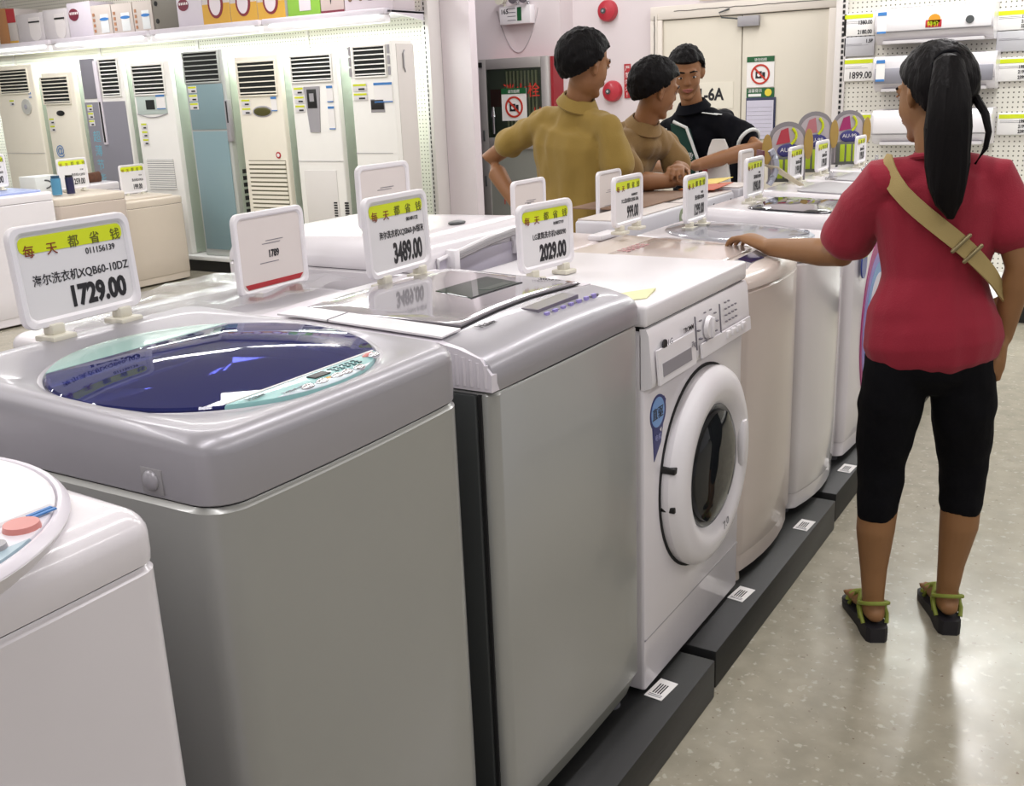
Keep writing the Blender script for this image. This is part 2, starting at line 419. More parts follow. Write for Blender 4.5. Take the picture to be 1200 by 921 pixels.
# boxes on the shelf
BX = [(-9.72, -9.56, 2.343), (-9.555, -9.42, 2.332), (-9.412, -9.013, 2.272), (-9.004, -8.646, 2.282), (-8.644, -8.311, 2.315), (-8.316, -8.041, 2.272), (-8.037, -7.759, 2.266), (-7.754, -7.506, 2.267), (-7.497, -7.194, 2.287), (-7.201, -6.897, 2.284), (-6.897, -6.576, 2.26), (-6.576, -6.275, 2.236), (-6.275, -5.976, 2.213), (-5.957, -5.618, 2.199), (-5.617, -5.382, 2.188), (-5.381, -4.917, 2.172)]
def ovalp(b, cx, z, rx, rz, y, th=.003, n=24, inner=0):
    o_ = [V((cx+rx*math.cos(2*PI*i/n), y, z+rz*math.sin(2*PI*i/n))) for i in range(n)]
    loft(b, [o_, [p-V((0, th, 0)) for p in o_]])
BK = [('orange brown appliance carton at the far left end of the shelf', '#a8764a', 'plain'), ('red topped carton with a white body beside the orange carton', '#b9b2ae', 'redtop'),
      ('white rice cooker carton, left one of the wide pair with a printed cooker', '#bdb8ba', 'cooker'), ('white rice cooker carton, right one of the wide pair with a printed cooker', '#c2bdbf', 'cooker'),
      ('white carton with dark red shield logo beside the rice cooker cartons', '#c9c2cb', 'logo'), ('small white carton with blue jug print, left of three', '#c0b7b0', 'jug'),
      ('small white carton with blue jug print, middle of three', '#c0b7b0', 'jug'), ('small white carton with blue jug print, right of three', '#c0b7b0', 'jug'),
      ('olive grey carton with two round knobs printed on its corner', '#6f6b62', 'grey'), ('white carton with dark red shield logo beside the olive grey carton', '#c9c2cb', 'logo'),
      ('yellow and white carton with a red ringed oval, left of three', '#c3bcbc', 'oval'), ('yellow and white carton with a red ringed oval, middle of three', '#c3bcbc', 'oval'),
      ('yellow and white carton with a red ringed oval, right of three', '#c3bcbc', 'oval'), ('bright green carton with a white device on the front', '#7fae3a', 'green'),
      ('white carton with maroon base and a printed bottle', '#b9a9a4', 'maroon'), ('lilac white carton with a dark kettle and brown dots', '#c2b8bd', 'dots')]
for (x0, x1, zt), (lab, col, kd) in zip(BX, BK):
    y0 = 6.36; zb = 2.006; wd = x1-x0-.006; cx = (x0+x1)/2; h = max(zt-zb, .2)
    if kd in ('oval', 'green', 'maroon', 'dots'): h += .06
    r_ = T('carton', lab, 'box', (cx, y0+.12, zb), group='appliance cartons on the top shelf')
    hx = wd/2
    pbox('carton_body', mat('carton_'+col, col, .6, vary=.03), r_, -hx, hx, -.12, .14, 0, h, .002)
    yf = -.121
    def pr(nm, m_, fn): return quick(nm, m_, r_, fn)
    if kd == 'cooker':
        pr('print', mat('cooker_print', '#d2cdcc', .5), lambda b: (ovalp(b, hx*.35, h*.35, hx*.42, h*.28, yf), box(b, hx*.35-hx*.42, hx*.35+hx*.42, yf-.002, yf, h*.4, h*.85)))
        pr('lid_line', black, lambda b: box(b, hx*.35-hx*.42, hx*.35+hx*.42, yf-.006, yf-.003, h*.68, h*.73))
    elif kd == 'logo':
        pr('print', mat('maroon_print', '#6d1f33', .5), lambda b: ovalp(b, -hx*.45, h*.68, hx*.42, h*.17, yf))
        pr('lettering', whitep, lambda b: [box(b, -hx*.75+i*hx*.15, -hx*.68+i*hx*.15, yf-.006, yf-.003, h*.68, h*.75) for i in range(5)])
    elif kd == 'jug':
        pr('print', mat('jug_print', '#d6dad9', .5), lambda b: box(b, -hx*.1, hx*.7, yf-.003, yf, h*.12, h*.7, .001))
        pr('lid_line', blueink, lambda b: ovalp(b, hx*.3, h*.55, hx*.45, h*.05, yf-.003))
        pr('side_text', mat('tan_print', '#a87858', .5), lambda b: [box(b, -hx*.85, -hx*.65, yf-.003, yf, h*(.15+.17*i), h*(.25+.17*i)) for i in range(4)])
    elif kd == 'oval':
        pr('yellow_base', mat('mustard_print', '#c79a35', .5), lambda b: box(b, -hx, hx, yf-.002, yf, 0, h*.55))
        pr('ring', mat('maroon_ring', '#7b2230', .5), lambda b: ovalp(b, 0, h*.55, hx*.55, h*.36, yf-.002))
        pr('device_print', mat('device_print', '#d2c9cf', .5), lambda b: ovalp(b, 0, h*.55, hx*.40, h*.29, yf-.006))
    elif kd == 'green':
        pr('device_print', mat('device_print', '#d2c9cf', .5), lambda b: box(b, -hx*.25, hx*.45, yf-.004, yf, h*.2, h*.8, .001))
    elif kd == 'maroon':
        pr('maroon_base', mat('maroon_print', '#6d1f33', .5), lambda b: box(b, -hx, hx, yf-.002, yf, 0, h*.14))
        pr('bottle_print', black, lambda b: loft(b, [[V((-.03, yf-.002, h*.7)), V((.01, yf-.002, h*.7)), V((-.012, yf-.002, h*.3))], [V((-.03, yf, h*.7)), V((.01, yf, h*.7)), V((-.012, yf, h*.3))]]))
    elif kd == 'dots':
        pr('kettle_print', mat('plum_print', '#3b3040', .5), lambda b: ovalp(b, hx*.1, h*.5, hx*.28, h*.2, yf))
        pr('dot', mat('brown_dots', '#6b5140', .5), lambda b: [ovalp(b, -hx*.75+i*hx*.22, h*(.38+.06*(i % 2)), .018, .018, yf) for i in range(3)])
    elif kd == 'grey':
        pr('knob_print', black, lambda b: [ovalp(b, -hx*.7, h*q, .02, .02, yf) for q in (.3, .8)])
    elif kd == 'redtop':
        pr('red_top', red, lambda b: box(b, -hx, hx, yf-.002, yf, h*.62, h))
        pr('gold_base', mat('mustard_print', '#c79a35', .5), lambda b: box(b, -hx, hx, yf-.002, yf, 0, h*.12))

# ------------------------------------------------------------------ standing air conditioners
def tagset(root, x, z, n, y=-.003, wd=.075, hh=.055, worldy=0):
    for i in range(n):
        zt = z-i*.066
        t_ = pbox('price_tag', card, root, x, x+wd, y-.003, y, zt-hh, zt, .001)
        pbox('yellow_band', yellow, t_, x+.004, x+wd-.004, y-.0045, y-.003, zt-.018, zt-.004)
        pbox('price_print', ink, t_, x+wd*.4, x+wd*.85, y-.0045, y-.003, zt-hh*.85, zt-hh*.62)
def energy(root, x, z, wd=.05, hh=.08, y=-.003):
    t_ = pbox('energy_label', whitep, root, x, x+wd, y-.003, y, z-hh, z)
    pbox('blue_band', blueink, t_, x, x+wd, y-.0045, y-.003, z-.018, z)
    pbox('blue_band', blueink, t_, x, x+wd, y-.0045, y-.003, z-hh, z-hh+.008)
def ac(label, x0, x1, zt, mt, side, lou, nsl, extra, D=.27):
    cx = (x0+x1)/2; hw = (x1-x0)/2; z0 = .135; h = zt-z0
    r_ = T('standing_air_conditioner', label, 'air conditioner', (cx, 6.2, z0), group='standing air conditioners')
    b = BM(); box(b, -hw, hw, .0, D, 0, h, .014, 3); body = mesh_ob('body', b, [mt], r_)
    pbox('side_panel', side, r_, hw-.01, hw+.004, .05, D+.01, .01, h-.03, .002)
    lx0, lx1, lz0, lz1 = lou[0]-cx, lou[1]-cx, lou[2]-z0, lou[3]-z0
    # recess
    rec = pbox('louvre_recess', darkin, r_, lx0, lx1, -.004, .0, lz0, lz1)
    fr = BM(); e = .012
    box(fr, lx0-e, lx1+e, -.012, .002, lz1, lz1+e, .002); box(fr, lx0-e, lx1+e, -.012, .002, lz0-e, lz0, .002)
    box(fr, lx0-e, lx0, -.012, .002, lz0, lz1, .002); box(fr, lx1, lx1+e, -.012, .002, lz0, lz1, .002)
    mesh_ob('louvre_frame', fr, mt, r_)
    proto = None
    for i in range(nsl):
        z = lz0+(lz1-lz0)*(i+.5)/nsl
        if proto is None:
            b = BM()
            hl = (lx1-lx0)/2
            loft(b, [[V((q, -.013, -.006)), V((q, -.004, .001)), V((q, -.002, -.001)), V((q, -.012, -.008))] for q in (-hl, hl)])
            proto = mesh_ob('slat', b, mt, r_, smooth=False); o = proto
        else:
            o = proto.copy(); C.objects.link(o)
        o.location = ((lx0+lx1)/2, 0, z)
    extra(r_, hw, h, lx0, lx1, lz0, lz1)
    return r_
def grille(root, x0, x1, z0, z1, n, mt, m2=darkin):
    pbox('grille_recess', m2, root, x0, x1, -.003, .001, z0, z1)
    def g(b):
        for i in range(n):
            z = z0+(z1-z0)*(i+.5)/n; q = (z1-z0)/n
            box(b, x0, x1, -.011, -.002, z-q*.32, z+q*.32)
    quick('grille_bars', mt, root, g, smooth=False)['kind'] = 'stuff'
def seam(root, x0, x1, z, mt=greyp): pbox('seam', mt, root, x0, x1, -.004, .001, z-.003, z)
def e1(r, hw, h, a, b, c, d):
    quick('round_dial', mat('dial_grey', '#b9bab4', .3), r, lambda m_: cyl(m_, (hw-.16, -.012, c-.13), (hw-.16, 0, c-.13), .07, n=32))
    quick('dial_centre', chrome, r, lambda m_: cyl(m_, (hw-.16, -.018, c-.13), (hw-.16, -.012, c-.13), .022, n=20)); tagset(r, -hw+.2, c-.06, 1); seam(r, -hw, hw, h*.52); energy(r, hw-.1, c+.0, .04, .05)
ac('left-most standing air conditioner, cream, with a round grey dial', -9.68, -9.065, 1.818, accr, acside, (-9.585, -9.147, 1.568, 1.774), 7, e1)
def e2(r, hw, h, a, b, c, d):
    quick('eye_display', black, r, lambda m_: ell(m_, (-.02, -.003, c-.09), (.06, .008, .025)))
    tagset(r, a+.03, c-.13, 2); pbox('lower_door', mat('door_panel_grey', '#c4c0b6', .4), r, a+.05, a+.30, -.006, 0, .57, .80, .003)
    quick('lower_marks', greyink, r, lambda m_: [box(m_, b-.05, b+.01, -.004, 0, .74-.06*i, .75-.06*i) for i in range(3)])
    text(r, '@', (a+.06, -.005, .86), (1, 0, 0), (0, 0, 1), .12, blueink)
ac('short cream standing air conditioner with a black eye shaped display', -8.948, -8.485, 1.73, accr, acside, (-8.976+.03, -8.564, 1.458, 1.682), 7, e2)
def e3(r, hw, h, a, b, c, d):
    pbox('left_panel', greyac, r, -hw+.02, a-.07, -.006, 0, c-.02, d+.02, .003)
    pbox('front_panel', greyac, r, -hw+.01, hw-.01, -.006, 0, .02, c-.05, .003)
    pbox('display_strip', lilac, r, a-.075, a-.025, -.02, 0, c-.42, d, .006)
    pbox('display_glass', black, r, a-.062, a-.038, -.0215, -.019, c-.40, c-.05, .002)
    tagset(r, -hw+.04, c-.07, 3, y=-.006)
    for i, ch in enumerate('超薄节能'): text(r, ch, (-hw+.06, -.0065, .98-.125*i), (1, 0, 0), (0, 0, 1), .105, mat('cyan_print', '#6fb0c4', .4))
ac('grey metallic standing air conditioner with a side louvre and vertical display strip', -8.374, -7.805, 1.833, acw, acside, (-8.086, -7.857, 1.502, 1.801), 9, e3)
def e4(r, hw, h, a, b, c, d):
    pbox('display_panel', mat('display_green_grey', '#b9c6c0', .3), r, a, b, -.005, 0, c-.17, c-.02, .002)
    pbox('display', darkin, r, a+.12, a+.23, -.007, -.004, c-.13, c-.05); energy(r, b-.12, c-.01, .11, .12, y=-.006)
    tagset(r, a+.02, c-.24, 3); grille(r, a+.03, b-.01, .56, .82, 14, acw, greyp)
    quick('display_arc', greyp, r, lambda m_: tube(m_, [(a+(b-a)*i/10, -.006, c-.165-.03*math.sin(PI*i/10)) for i in range(11)], .004))
ac('white standing air conditioner with green-grey display band and fine lower grille', -7.696, -7.199, 1.767, acw, acside, (-7.683+.02, -7.283, 1.501, 1.730), 7, e4)
def e5(r, hw, h, a, b, c, d):
    pbox('glass_panel', bluegrey, r, -hw+.03, hw-.03, -.008, 0, 1.06, c-.02, .003); pbox('glass_panel', bluegrey, r, -hw+.03, hw-.03, -.008, 0, .06, 1.045, .003)
    tagset(r, a+.02, c-.03, 3, y=-.008, wd=.10); pbox('side_handle', greyp, r, hw-.02, hw+.025, -.02, .02, c-.48, c-.15, .006)
    pbox('handle_slot', black, r, hw+.0, hw+.014, -.022, -.019, c-.33, c-.16)
    quick('side_vents', gap, r, lambda m_: [box(m_, hw+.003, hw+.0055, .08, .15, .2+.055*i, .235+.055*i) for i in range(10)])['kind'] = 'stuff'
ac('tall standing air conditioner with blue-grey glass front', -7.031, -6.563, 1.823, mat('ac_silver', '#b9bdb9', .35, metal=.3), acside, (-7.031+.02, -6.616, 1.575, 1.801), 6, e5)
def e6(r, hw, h, a, b, c, d):
    quick('oval_display', mat('olive_display', '#4c4a20', .2), r, lambda m_: ell(m_, (.02, -.003, c-.13), (.095, .008, .036)))
    quick('oval_rim', greyp, r, lambda m_: ell(m_, (.02, -.001, c-.13), (.107, .006, .045)))
    tagset(r, a, c-.03, 2, wd=.1); energy(r, b-.07, c-.02, .06, .11)
    quick('round_badge', red, r, lambda m_: cyl(m_, (b-.05, -.004, c-.47), (b-.05, 0, c-.47), .026, n=24)); quick('badge_centre', whitep, r, lambda m_: cyl(m_, (b-.05, -.006, c-.47), (b-.05, -.003, c-.47), .014, n=20))
    grille(r, a+.01, b+.02, .36, .81, 13, accr, mat('grille_shadow', '#6b6a55', .7))
ac('cream standing air conditioner with an oval olive display and wide lower grille', -6.438, -5.956, 1.754, accr, acside, (-6.418+.02, -6.000, 1.455, 1.699), 6, e6)
def e7(r, hw, h, a, b, c, d):
    quick('display_shield', greyp, r, lambda m_: loft(m_, [[V((-.10, y, c-.04)), V((.06, y, c-.04)), V((.03, y, c-.38)), V((-.07, y, c-.38))] for y in (0, -.008)]))
    pbox('display', black, r, -.07, .025, -.011, -.007, c-.2, c-.06, .004); pbox('display_screen', greyp, r, -.045, .0, -.0125, -.010, c-.15, c-.09)
    tagset(r, a+.0, c-.04, 3, wd=.1); energy(r, b-.06, c-.04, .06, .12); energy(r, b-.06, c-.19, .06, .17)
    seam(r, -hw, hw, h*.5+.0); pbox('lower_panel', mat('ac_lower_panel', '#d2cfcb', .35), r, -hw+.06, hw-.08, -.006, 0, .05, h*.5-.07, .003)
    quick('vent_slots', gap, r, lambda m_: [box(m_, xx, xx+.035, -.008, .001, .12+.02*i, .132+.02*i) for i in range(19) for xx in (hw-.13, hw-.02)])['kind'] = 'stuff'
ac('white standing air conditioner with grey shield display and lower side vents', -5.849, -5.376, 1.744, acw, acside, (-5.838+.02, -5.424, 1.537, 1.716), 6, e7)
def e8(r, hw, h, a, b, c, d):
    quick('side_grille', greyp, r, lambda m_: [box(m_, xx, xx+.02, -.006, 0, c+.0+.075*i, c+.06+.075*i) for i in range(3) for xx in (a-.055, b+.025)])
    tagset(r, a-.03, c-.05, 2, wd=.13); energy(r, b-.12, c-.05, .17, .14); pbox('display', black, r, a+.13, a+.25, -.007, 0, c-.24, c-.17, .003)
    pbox('display_bezel', greyp, r, a+.125, a+.255, -.004, 0, c-.26, c-.165, .003)
    seam(r, -hw, hw-.05, h*.52); quick('arch_panel', acw, r, lambda m_: ell(m_, (-.03, 0, h*.42), (.13, .008, .07)))
    quick('vent_marks', ink, r, lambda m_: [box(m_, -.01+.014*i, -.004+.014*i, -.01, 0, h*.41, h*.43) for i in range(9)])
    quick('side_handle', greyp, r, lambda m_: tube(m_, [(hw+.006, .14, c+.17), (hw+.012, .12, c+.15), (hw+.012, .12, c+.05), (hw+.006, .14, c+.02)], .006))
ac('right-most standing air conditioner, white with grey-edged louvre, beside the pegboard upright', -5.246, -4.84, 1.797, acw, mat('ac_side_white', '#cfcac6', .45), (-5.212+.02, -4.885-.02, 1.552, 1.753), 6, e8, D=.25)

# ------------------------------------------------------------------ back wall: pier, cabinet, door
r_ = T('fire_hydrant_cabinet', 'aluminium framed fire hydrant cabinet with glass door and red sides', 'cabinet', (-4.70, 7.69, .25))
W_ = dict(parent=r_, world=True)
pbox('cabinet_body', cabred, r_, -5.00, -4.31, 7.61, 7.78, .25, 1.66, world=True)
def cf(b):
    for x0, x1, z0, z1 in ((-5.01, -4.94, .25, 1.665), (-4.41, -4.335, .25, 1.665), (-4.94, -4.41, 1.58, 1.665), (-4.94, -4.41, .93, 1.03), (-4.94, -4.41, .25, .32)):
        box(b, x0, x1, 7.58, 7.63, z0, z1, .006)
quick('front_frame', alu, r_, cf, True)
pbox('inner_back', mat('cabinet_inner', '#7e8274', .6), r_, -4.94, -4.41, 7.604, 7.612, 1.03, 1.58, world=True)
quick('hose_drape', mat('hose_canvas', '#b3b294', .7), r_, lambda b: [cyl(b, (-4.74+.035*i, 7.595, 1.1), (-4.74+.035*i, 7.595, 1.56), .012, n=8) for i in range(9)], True)
pbox('valve_box', mat('brick_red', '#7c3427', .5), r_, -4.91, -4.78, 7.59, 7.60, 1.28, 1.42, world=True)
quick('hose_nozzle', chrome, r_, lambda b: (cyl(b, (-4.885, 7.59, 1.06), (-4.885, 7.59, 1.2), .012), cyl(b, (-4.885, 7.59, 1.2), (-4.885, 7.59, 1.28), .022, .01)), True)
pbox('glass_pane', clearglass, r_, -4.94, -4.41, 7.583, 7.586, 1.03, 1.58, world=True)
text(r_, '消火栓', (-4.78, 7.579, 1.36), (1, 0, 0), (0, 0, 1), .12, mat('red_sign_ink', '#c23a2c', .5), world=True, bold=.001)
text(r_, '119', (-4.50, 7.579, 1.20), (1, 0, 0), (0, 0, 1), .1, MATS['red_sign_ink'], world=True)
pbox('lower_panel', mat('cabinet_panel', '#8b8d86', .5), r_, -4.94, -4.41, 7.595, 7.605, .32, .93, world=True)
text(r_, 'FIRE', (-4.82, 7.592, .47), (1, 0, 0), (0, 0, 1), .09, MATS['red_sign_ink'], world=True)
quick('fire_mark', ink, r_, lambda b: tube(b, [(-4.83, 7.59, .66), (-4.79, 7.59, .62), (-4.76, 7.59, .66), (-4.80, 7.59, .60)], .006), True)
for z in (1.0, .62): pbox('latch', dgrey, r_, -4.99, -4.975, 7.572, 7.585, z, z+.09, .003, world=True)
pbox('hinge_block', black, r_, -5.008, -4.975, 7.572, 7.585, 1.60, 1.64, world=True)
def nosign(label, x0, x1, z0, z1, y, parent=None):
    r_ = T('no_photo_sign', label, 'sign', ((x0+x1)/2, y, z0))
    wd = (x1-x0)/2; h = z1-z0
    pbox('sign_board', whitep, r_, -wd, wd, -.004, 0, 0, h); gb = pbox('green_band', green, r_, -wd, wd, -.006, -.004, h*.82, h)
    text(gb, '请勿拍照', (0, -.0062, h*.855), (1, 0, 0), (0, 0, 1), h*.11, whitep, align='CENTER')
    cz = h*.42; rad = min(wd*.72, h*.33)
    def ring(b):
        n = 40; R = []
        for ra, yy in ((rad, -.004), (rad, -.008), (rad*.82, -.008), (rad*.82, -.004)): R.append([V((ra*math.cos(2*PI*i/n), yy, cz+ra*math.sin(2*PI*i/n))) for i in range(n)])
        R.append(R[0]); loft(b, R, False, False)
        d = V((.7071, 0, -.7071)); p = V((-.7071, 0, -.7071)); c0 = V((0, -.0085, cz))
        loft(b, [[c0-d*rad*.85-p*rad*.09, c0-d*rad*.85+p*rad*.09, c0+d*rad*.85+p*rad*.09, c0+d*rad*.85-p*rad*.09], [q+V((0, .0035, 0)) for q in (c0-d*rad*.85-p*rad*.09, c0-d*rad*.85+p*rad*.09, c0+d*rad*.85+p*rad*.09, c0+d*rad*.85-p*rad*.09)]])
    quick('prohibition_ring', mat('red_sign_ink2', '#b83222', .5), r_, ring, smooth=False)
    def icon(b):
        box(b, -rad*.5, rad*.15, -.006, -.004, cz-rad*.4, cz+rad*.3); box(b, rad*.2, rad*.5, -.006, -.004, cz-rad*.35, cz+rad*.2)
    quick('camera_icon', ink, r_, icon); quick('camera_lens', whitep, r_, lambda b: cyl(b, (-rad*.15, -.0065, cz-rad*.05), (-rad*.15, -.0058, cz-rad*.05), rad*.18, n=16))
    return r_
nosign('prohibition sign with green header stuck on the hydrant cabinet glass', -4.791, -4.549, 1.165, 1.426, 7.578)
r_ = T('emergency_light', 'white twin head emergency light box with green strip above the hydrant cabinet', 'light', (-4.70, 7.78, 1.94))
pbox('battery_box', white2, r_, -4.86, -4.56, 7.70, 7.78, 1.93, 2.075, .008, world=True)
pbox('green_strip', green, r_, -4.685, -4.645, 7.697, 7.70, 1.955, 2.06, world=True)
text(r_, '165', (-4.845, 7.699, 2.015), (1, 0, 0), (0, 0, 1), .05, ink, world=True, bold=.001)
quick('printed_lines', greyink, r_, lambda b: [box(b, -4.78, -4.70, 7.698, 7.70, 1.96+.03*i, 1.965+.03*i) for i in range(4)], True)
for x in (-4.83, -4.70, -4.60): quick('lamp_head', chrome if x > -4.8 else clipm, r_, lambda b: (cyl(b, (x, 7.66, 2.13), (x, 7.74, 2.13), .045, .03, n=24), cyl(b, (x, 7.74, 2.07), (x, 7.74, 2.13), .012)), True)
o = quick('loose_cable', mat('cable_white', '#b5aeb2', .5), None, lambda b: tube(b, [(-4.93+.4*i/20, 7.775, 2.05-.34*math.sin(PI*i/20)**.8-.0) for i in range(21)], .003))
tag(o, 'thin white cable looping down the pier above the hydrant cabinet', 'cable')
# door
rd = T('door_1', 'double warehouse door', 'door', (-2.85, 7.97, 0)); del rd['label']; del rd['category']; rd['kind'] = 'structure'
for x0, x1 in ((-3.50, -2.856), (-2.848, -2.20)):
    pbox('door_leaf', doorm, rd, x0, x1, 7.95, 7.99, .01, 1.885, .004, world=True)
def df(b):
    box(b, -3.60, -3.50, 7.93, 8.0, 0, 1.889, .004); box(b, -2.20, -2.13, 7.93, 8.0, 0, 1.889, .004); box(b, -3.60, -2.13, 7.93, 8.0, 1.89, 1.99, .006); box(b, -3.56, -3.54, 7.925, 7.935, 0, 1.94)
quick('door_frame', framem, rd, df, True)
quick('frame_crack', gap, rd, lambda b: (tube(b, [(-3.563+.004*random.random(), 7.923, 1.92-.05*i) for i in range(12)], .003, 5), tube(b, [(-3.4+.05*i, 7.928, 1.945+.006*random.random()) for i in range(25)], .002, 5)), True)
pbox('door_closer', greyp, rd, -2.878, -2.712, 7.91, 7.95, 1.80, 1.875, .006, world=True)
quick('closer_arm', dgrey, rd, lambda b: tube(b, [(-2.88, 7.92, 1.86), (-3.0, 7.9, 1.875), (-3.02, 7.9, 1.91), (-2.95, 7.93, 1.935)], .006), True)
quick('conduit', framem, None, lambda b: (cyl(b, (-3.2, 7.96, 2.02), (-2.0, 7.96, 2.03), .012), cyl(b, (-2.84, 7.95, 2.0), (-2.84, 7.95, 2.9), .02)))
bpy.data.objects['conduit']['label'] = 'thin painted conduit running along above the double door'; bpy.data.objects['conduit']['category'] = 'pipe'
r_ = T('paper_notice', 'white paper notice with bold black 1-6A on the door', 'sign', (-3.06, 7.948, 1.2))
pbox('paper', mat('paper_cream', '#dcd7c8', .7), r_, -3.221, -2.912, 7.946, 7.9495, 1.210, 1.409, world=True)
text(r_, '1-6A', (-3.205, 7.945, 1.275), (1, 0, 0), (0, 0, 1), .125, ink, sx=.86, bold=.004, world=True)
nosign('prohibition sign with green header on the right door leaf above the clipboard', -2.807, -2.594, 1.358, 1.581, 7.948)
r_ = T('green_notice', 'small green notice with yellow disc between the prohibition sign and clipboard', 'sign', (-2.70, 7.948, 1.28))
pbox('notice_plate', green, r_, -2.805, -2.589, 7.944, 7.9485, 1.283, 1.352, world=True)
quick('yellow_disc', mat('yellow_disc', '#d8c53a', .5), r_, lambda b: cyl(b, (-2.635, 7.941, 1.318), (-2.635, 7.944, 1.318), .027, n=24), True)
text(r_, '温馨提示', (-2.795, 7.943, 1.323), (1, 0, 0), (0, 0, 1), .028, whitep, world=True)
pbox('white_strip', whitep, r_, -2.79, -2.69, 7.942, 7.944, 1.29, 1.31, world=True)
r_ = T('clipboard', 'navy clipboard with a white printed form hung on the right door leaf', 'clipboard', (-2.69, 7.948, .97))
pbox('board', mat('navy_board', '#232848', .5), r_, -2.807, -2.574, 7.940, 7.948, .972, 1.283, .003, world=True)
pbox('form_sheet', mat('form_paper', '#c3c0d0', .6), r_, -2.80, -2.59, 7.937, 7.9405, .975, 1.262, world=True)
quick('form_lines', greyink, r_, lambda b: [box(b, -2.795, -2.60, 7.9362, 7.9372, 1.0+.03*i, 1.0015+.03*i) for i in range(8)], True)
for lab, x, z in (('red round alarm bell high on the wall left of the door', -4.0, 1.995), ('red round alarm bell lower on the wall beside the seated heads', -3.965, 1.368)):
    lab = lab.replace('beside the seated heads', 'between the two men in khaki')
    r_ = T('alarm_bell', lab, 'alarm bell', (x, 8.0, z), group='red alarm bells')
    quick('gong', mat('bell_red', '#b02a38', .35, coat=.3), r_, lambda b: [loft(b, [[V((ra*math.cos(2*PI*i/32), yy, ra*math.sin(2*PI*i/32))) for i in range(32)] for ra, yy in ((.085, 0), (.085, -.03), (.075, -.045), (.04, -.055), (.004, -.057))])])
    quick('bell_centre', dgrey, r_, lambda b: cyl(b, (-.02, -.066, 0), (-.02, -.05, 0), .022, n=20)); quick('bell_bolt', chrome, r_, lambda b: cyl(b, (-.02, -.07, 0), (-.02, -.064, 0), .01, n=12))
r_ = T('vertical_warning_sign', 'narrow red sign with white characters on the wall by the door', 'sign', (-3.83, 7.995, 1.31))
pbox('sign_plate', red, r_, -3.86, -3.805, 7.99, 7.9999, 1.31, 1.577, world=True)
text(r_, '严', (-3.852, 7.989, 1.527), (1, 0, 0), (0, 0, 1), .045, whitep, world=True); text(r_, '禁', (-3.852, 7.989, 1.475), (1, 0, 0), (0, 0, 1), .045, whitep, world=True)
text(r_, '烟', (-3.852, 7.989, 1.423), (1, 0, 0), (0, 0, 1), .045, whitep, world=True); text(r_, '火', (-3.852, 7.989, 1.371), (1, 0, 0), (0, 0, 1), .045, whitep, world=True); text(r_, '!', (-3.842, 7.989, 1.32), (1, 0, 0), (0, 0, 1), .05, whitep, world=True)
tag(pbox('wall_sticker', mat('lime_sticker', '#a9c23a', .5), None, -3.759, -3.706, 7.99, 7.9995, 1.533, 1.585, .002), 'small lime green sticker on the wall beside the red warning sign', 'sticker')

# ------------------------------------------------------------------ right bay with wall air conditioners
root = T('wall_shelving', 'white pegboard display wall carrying the wall mounted air conditioners', 'shelving', (-.5, 7.4, 0))
pbox('pegboard_panel', peg, root, -1.93, 3.9, 7.40, 7.45, .12, 2.9, world=True)
pbox('upright', MATS['upright_paint'], root, -2.0, -1.925, 7.38, 7.46, 0, 2.9, .003, world=True)
def slots2(b):
    for i in range(64): box(b, -1.955, -1.940, 7.376, 7.38, .3+i*.036, .322+i*.036)
quick('slot_row', gap, root, slots2, True)['kind'] = 'stuff'
pbox('base_deck', deckm, root, -1.93, 3.9, 6.50, 7.4, .10, .14, .004, world=True)
pbox('kick_plate', black, root, -1.93, 3.9, 6.52, 7.35, 0, .10, world=True)
area('bay_lamp', (-.6, 6.9, 2.4), 2.4, .2, 26, (.95, 1, .95), (math.radians(-20), 0, 0))
def split(label, x0, x1, z0, z1, kind):
    r_ = T('wall_air_conditioner', label, 'air conditioner', ((x0+x1)/2, 7.4, z0), group='wall mounted air conditioners')
    hw = (x1-x0)/2; h = z1-z0
    prof = [(-.005, 0), (-.10, .0), (-.16, .03), (-.195, .085), (-.2, h*.55), (-.195, h-.03), (-.175, h-.005), (-.15, h), (-.005, h)]
    b = BM(); loft(b, [[V((x, y, z)) for y, z in prof] for x in (-hw, -hw+.004, hw-.004, hw)])
    mesh_ob('casing', b, white, r_)
    pbox('front_panel', greyac if kind == 2 else white2, r_, -hw+.012, hw-.012, -.206, -.19, .075 if kind != 2 else .05, h-.035 if kind != 2 else h*.66, .004)
    pbox('outlet_flap', white2, r_, -hw+.05, hw-.05, -.175, -.12, .0, .02, .004)
    quick('intake_slots', greyp, r_, lambda m_: [box(m_, -hw+.06+i*(2*hw-.12)/24, -hw+.075+i*(2*hw-.12)/24, -.16, -.03, h, h+.002) for i in range(24)], smooth=False)['kind'] = 'stuff'
    pbox('panel_seam', greyp, r_, -hw, hw, -.1985, -.19, .068, .072)
    if kind == 1:
        quick('round_badge', dgrey, r_, lambda m_: cyl(m_, (hw*.62, -.211, h*.55), (hw*.62, -.205, h*.55), .024, n=24))
        b_ = pbox('arch_sticker', red, r_, -.04, .055, -.209, -.205, .085, .13, .002); quick('sticker_arch', mat('orange_print', '#d08a1c', .5), b_, lambda m_: ovalp(m_, .012, .13, .036, .034, -.206)); text(b_, '特价', (-.03, -.2095, .093), (1, 0, 0), (0, 0, 1), .035, yellow)
    if kind in (1, 2): 
        e_ = pbox('energy_label', whitep, r_, -hw+.02, -hw+.075, -.209, -.205, h*.3, h*.9); pbox('blue_band', blueink, e_, -hw+.02, -hw+.075, -.2105, -.208, h*.8, h*.9); pbox('blue_band', blueink, e_, -hw+.02, -hw+.075, -.2105, -.208, h*.3, h*.36)
split('white wall air conditioner with red and gold sticker, topmost of three', -1.703, -1.0, 1.60, 1.816, 1)
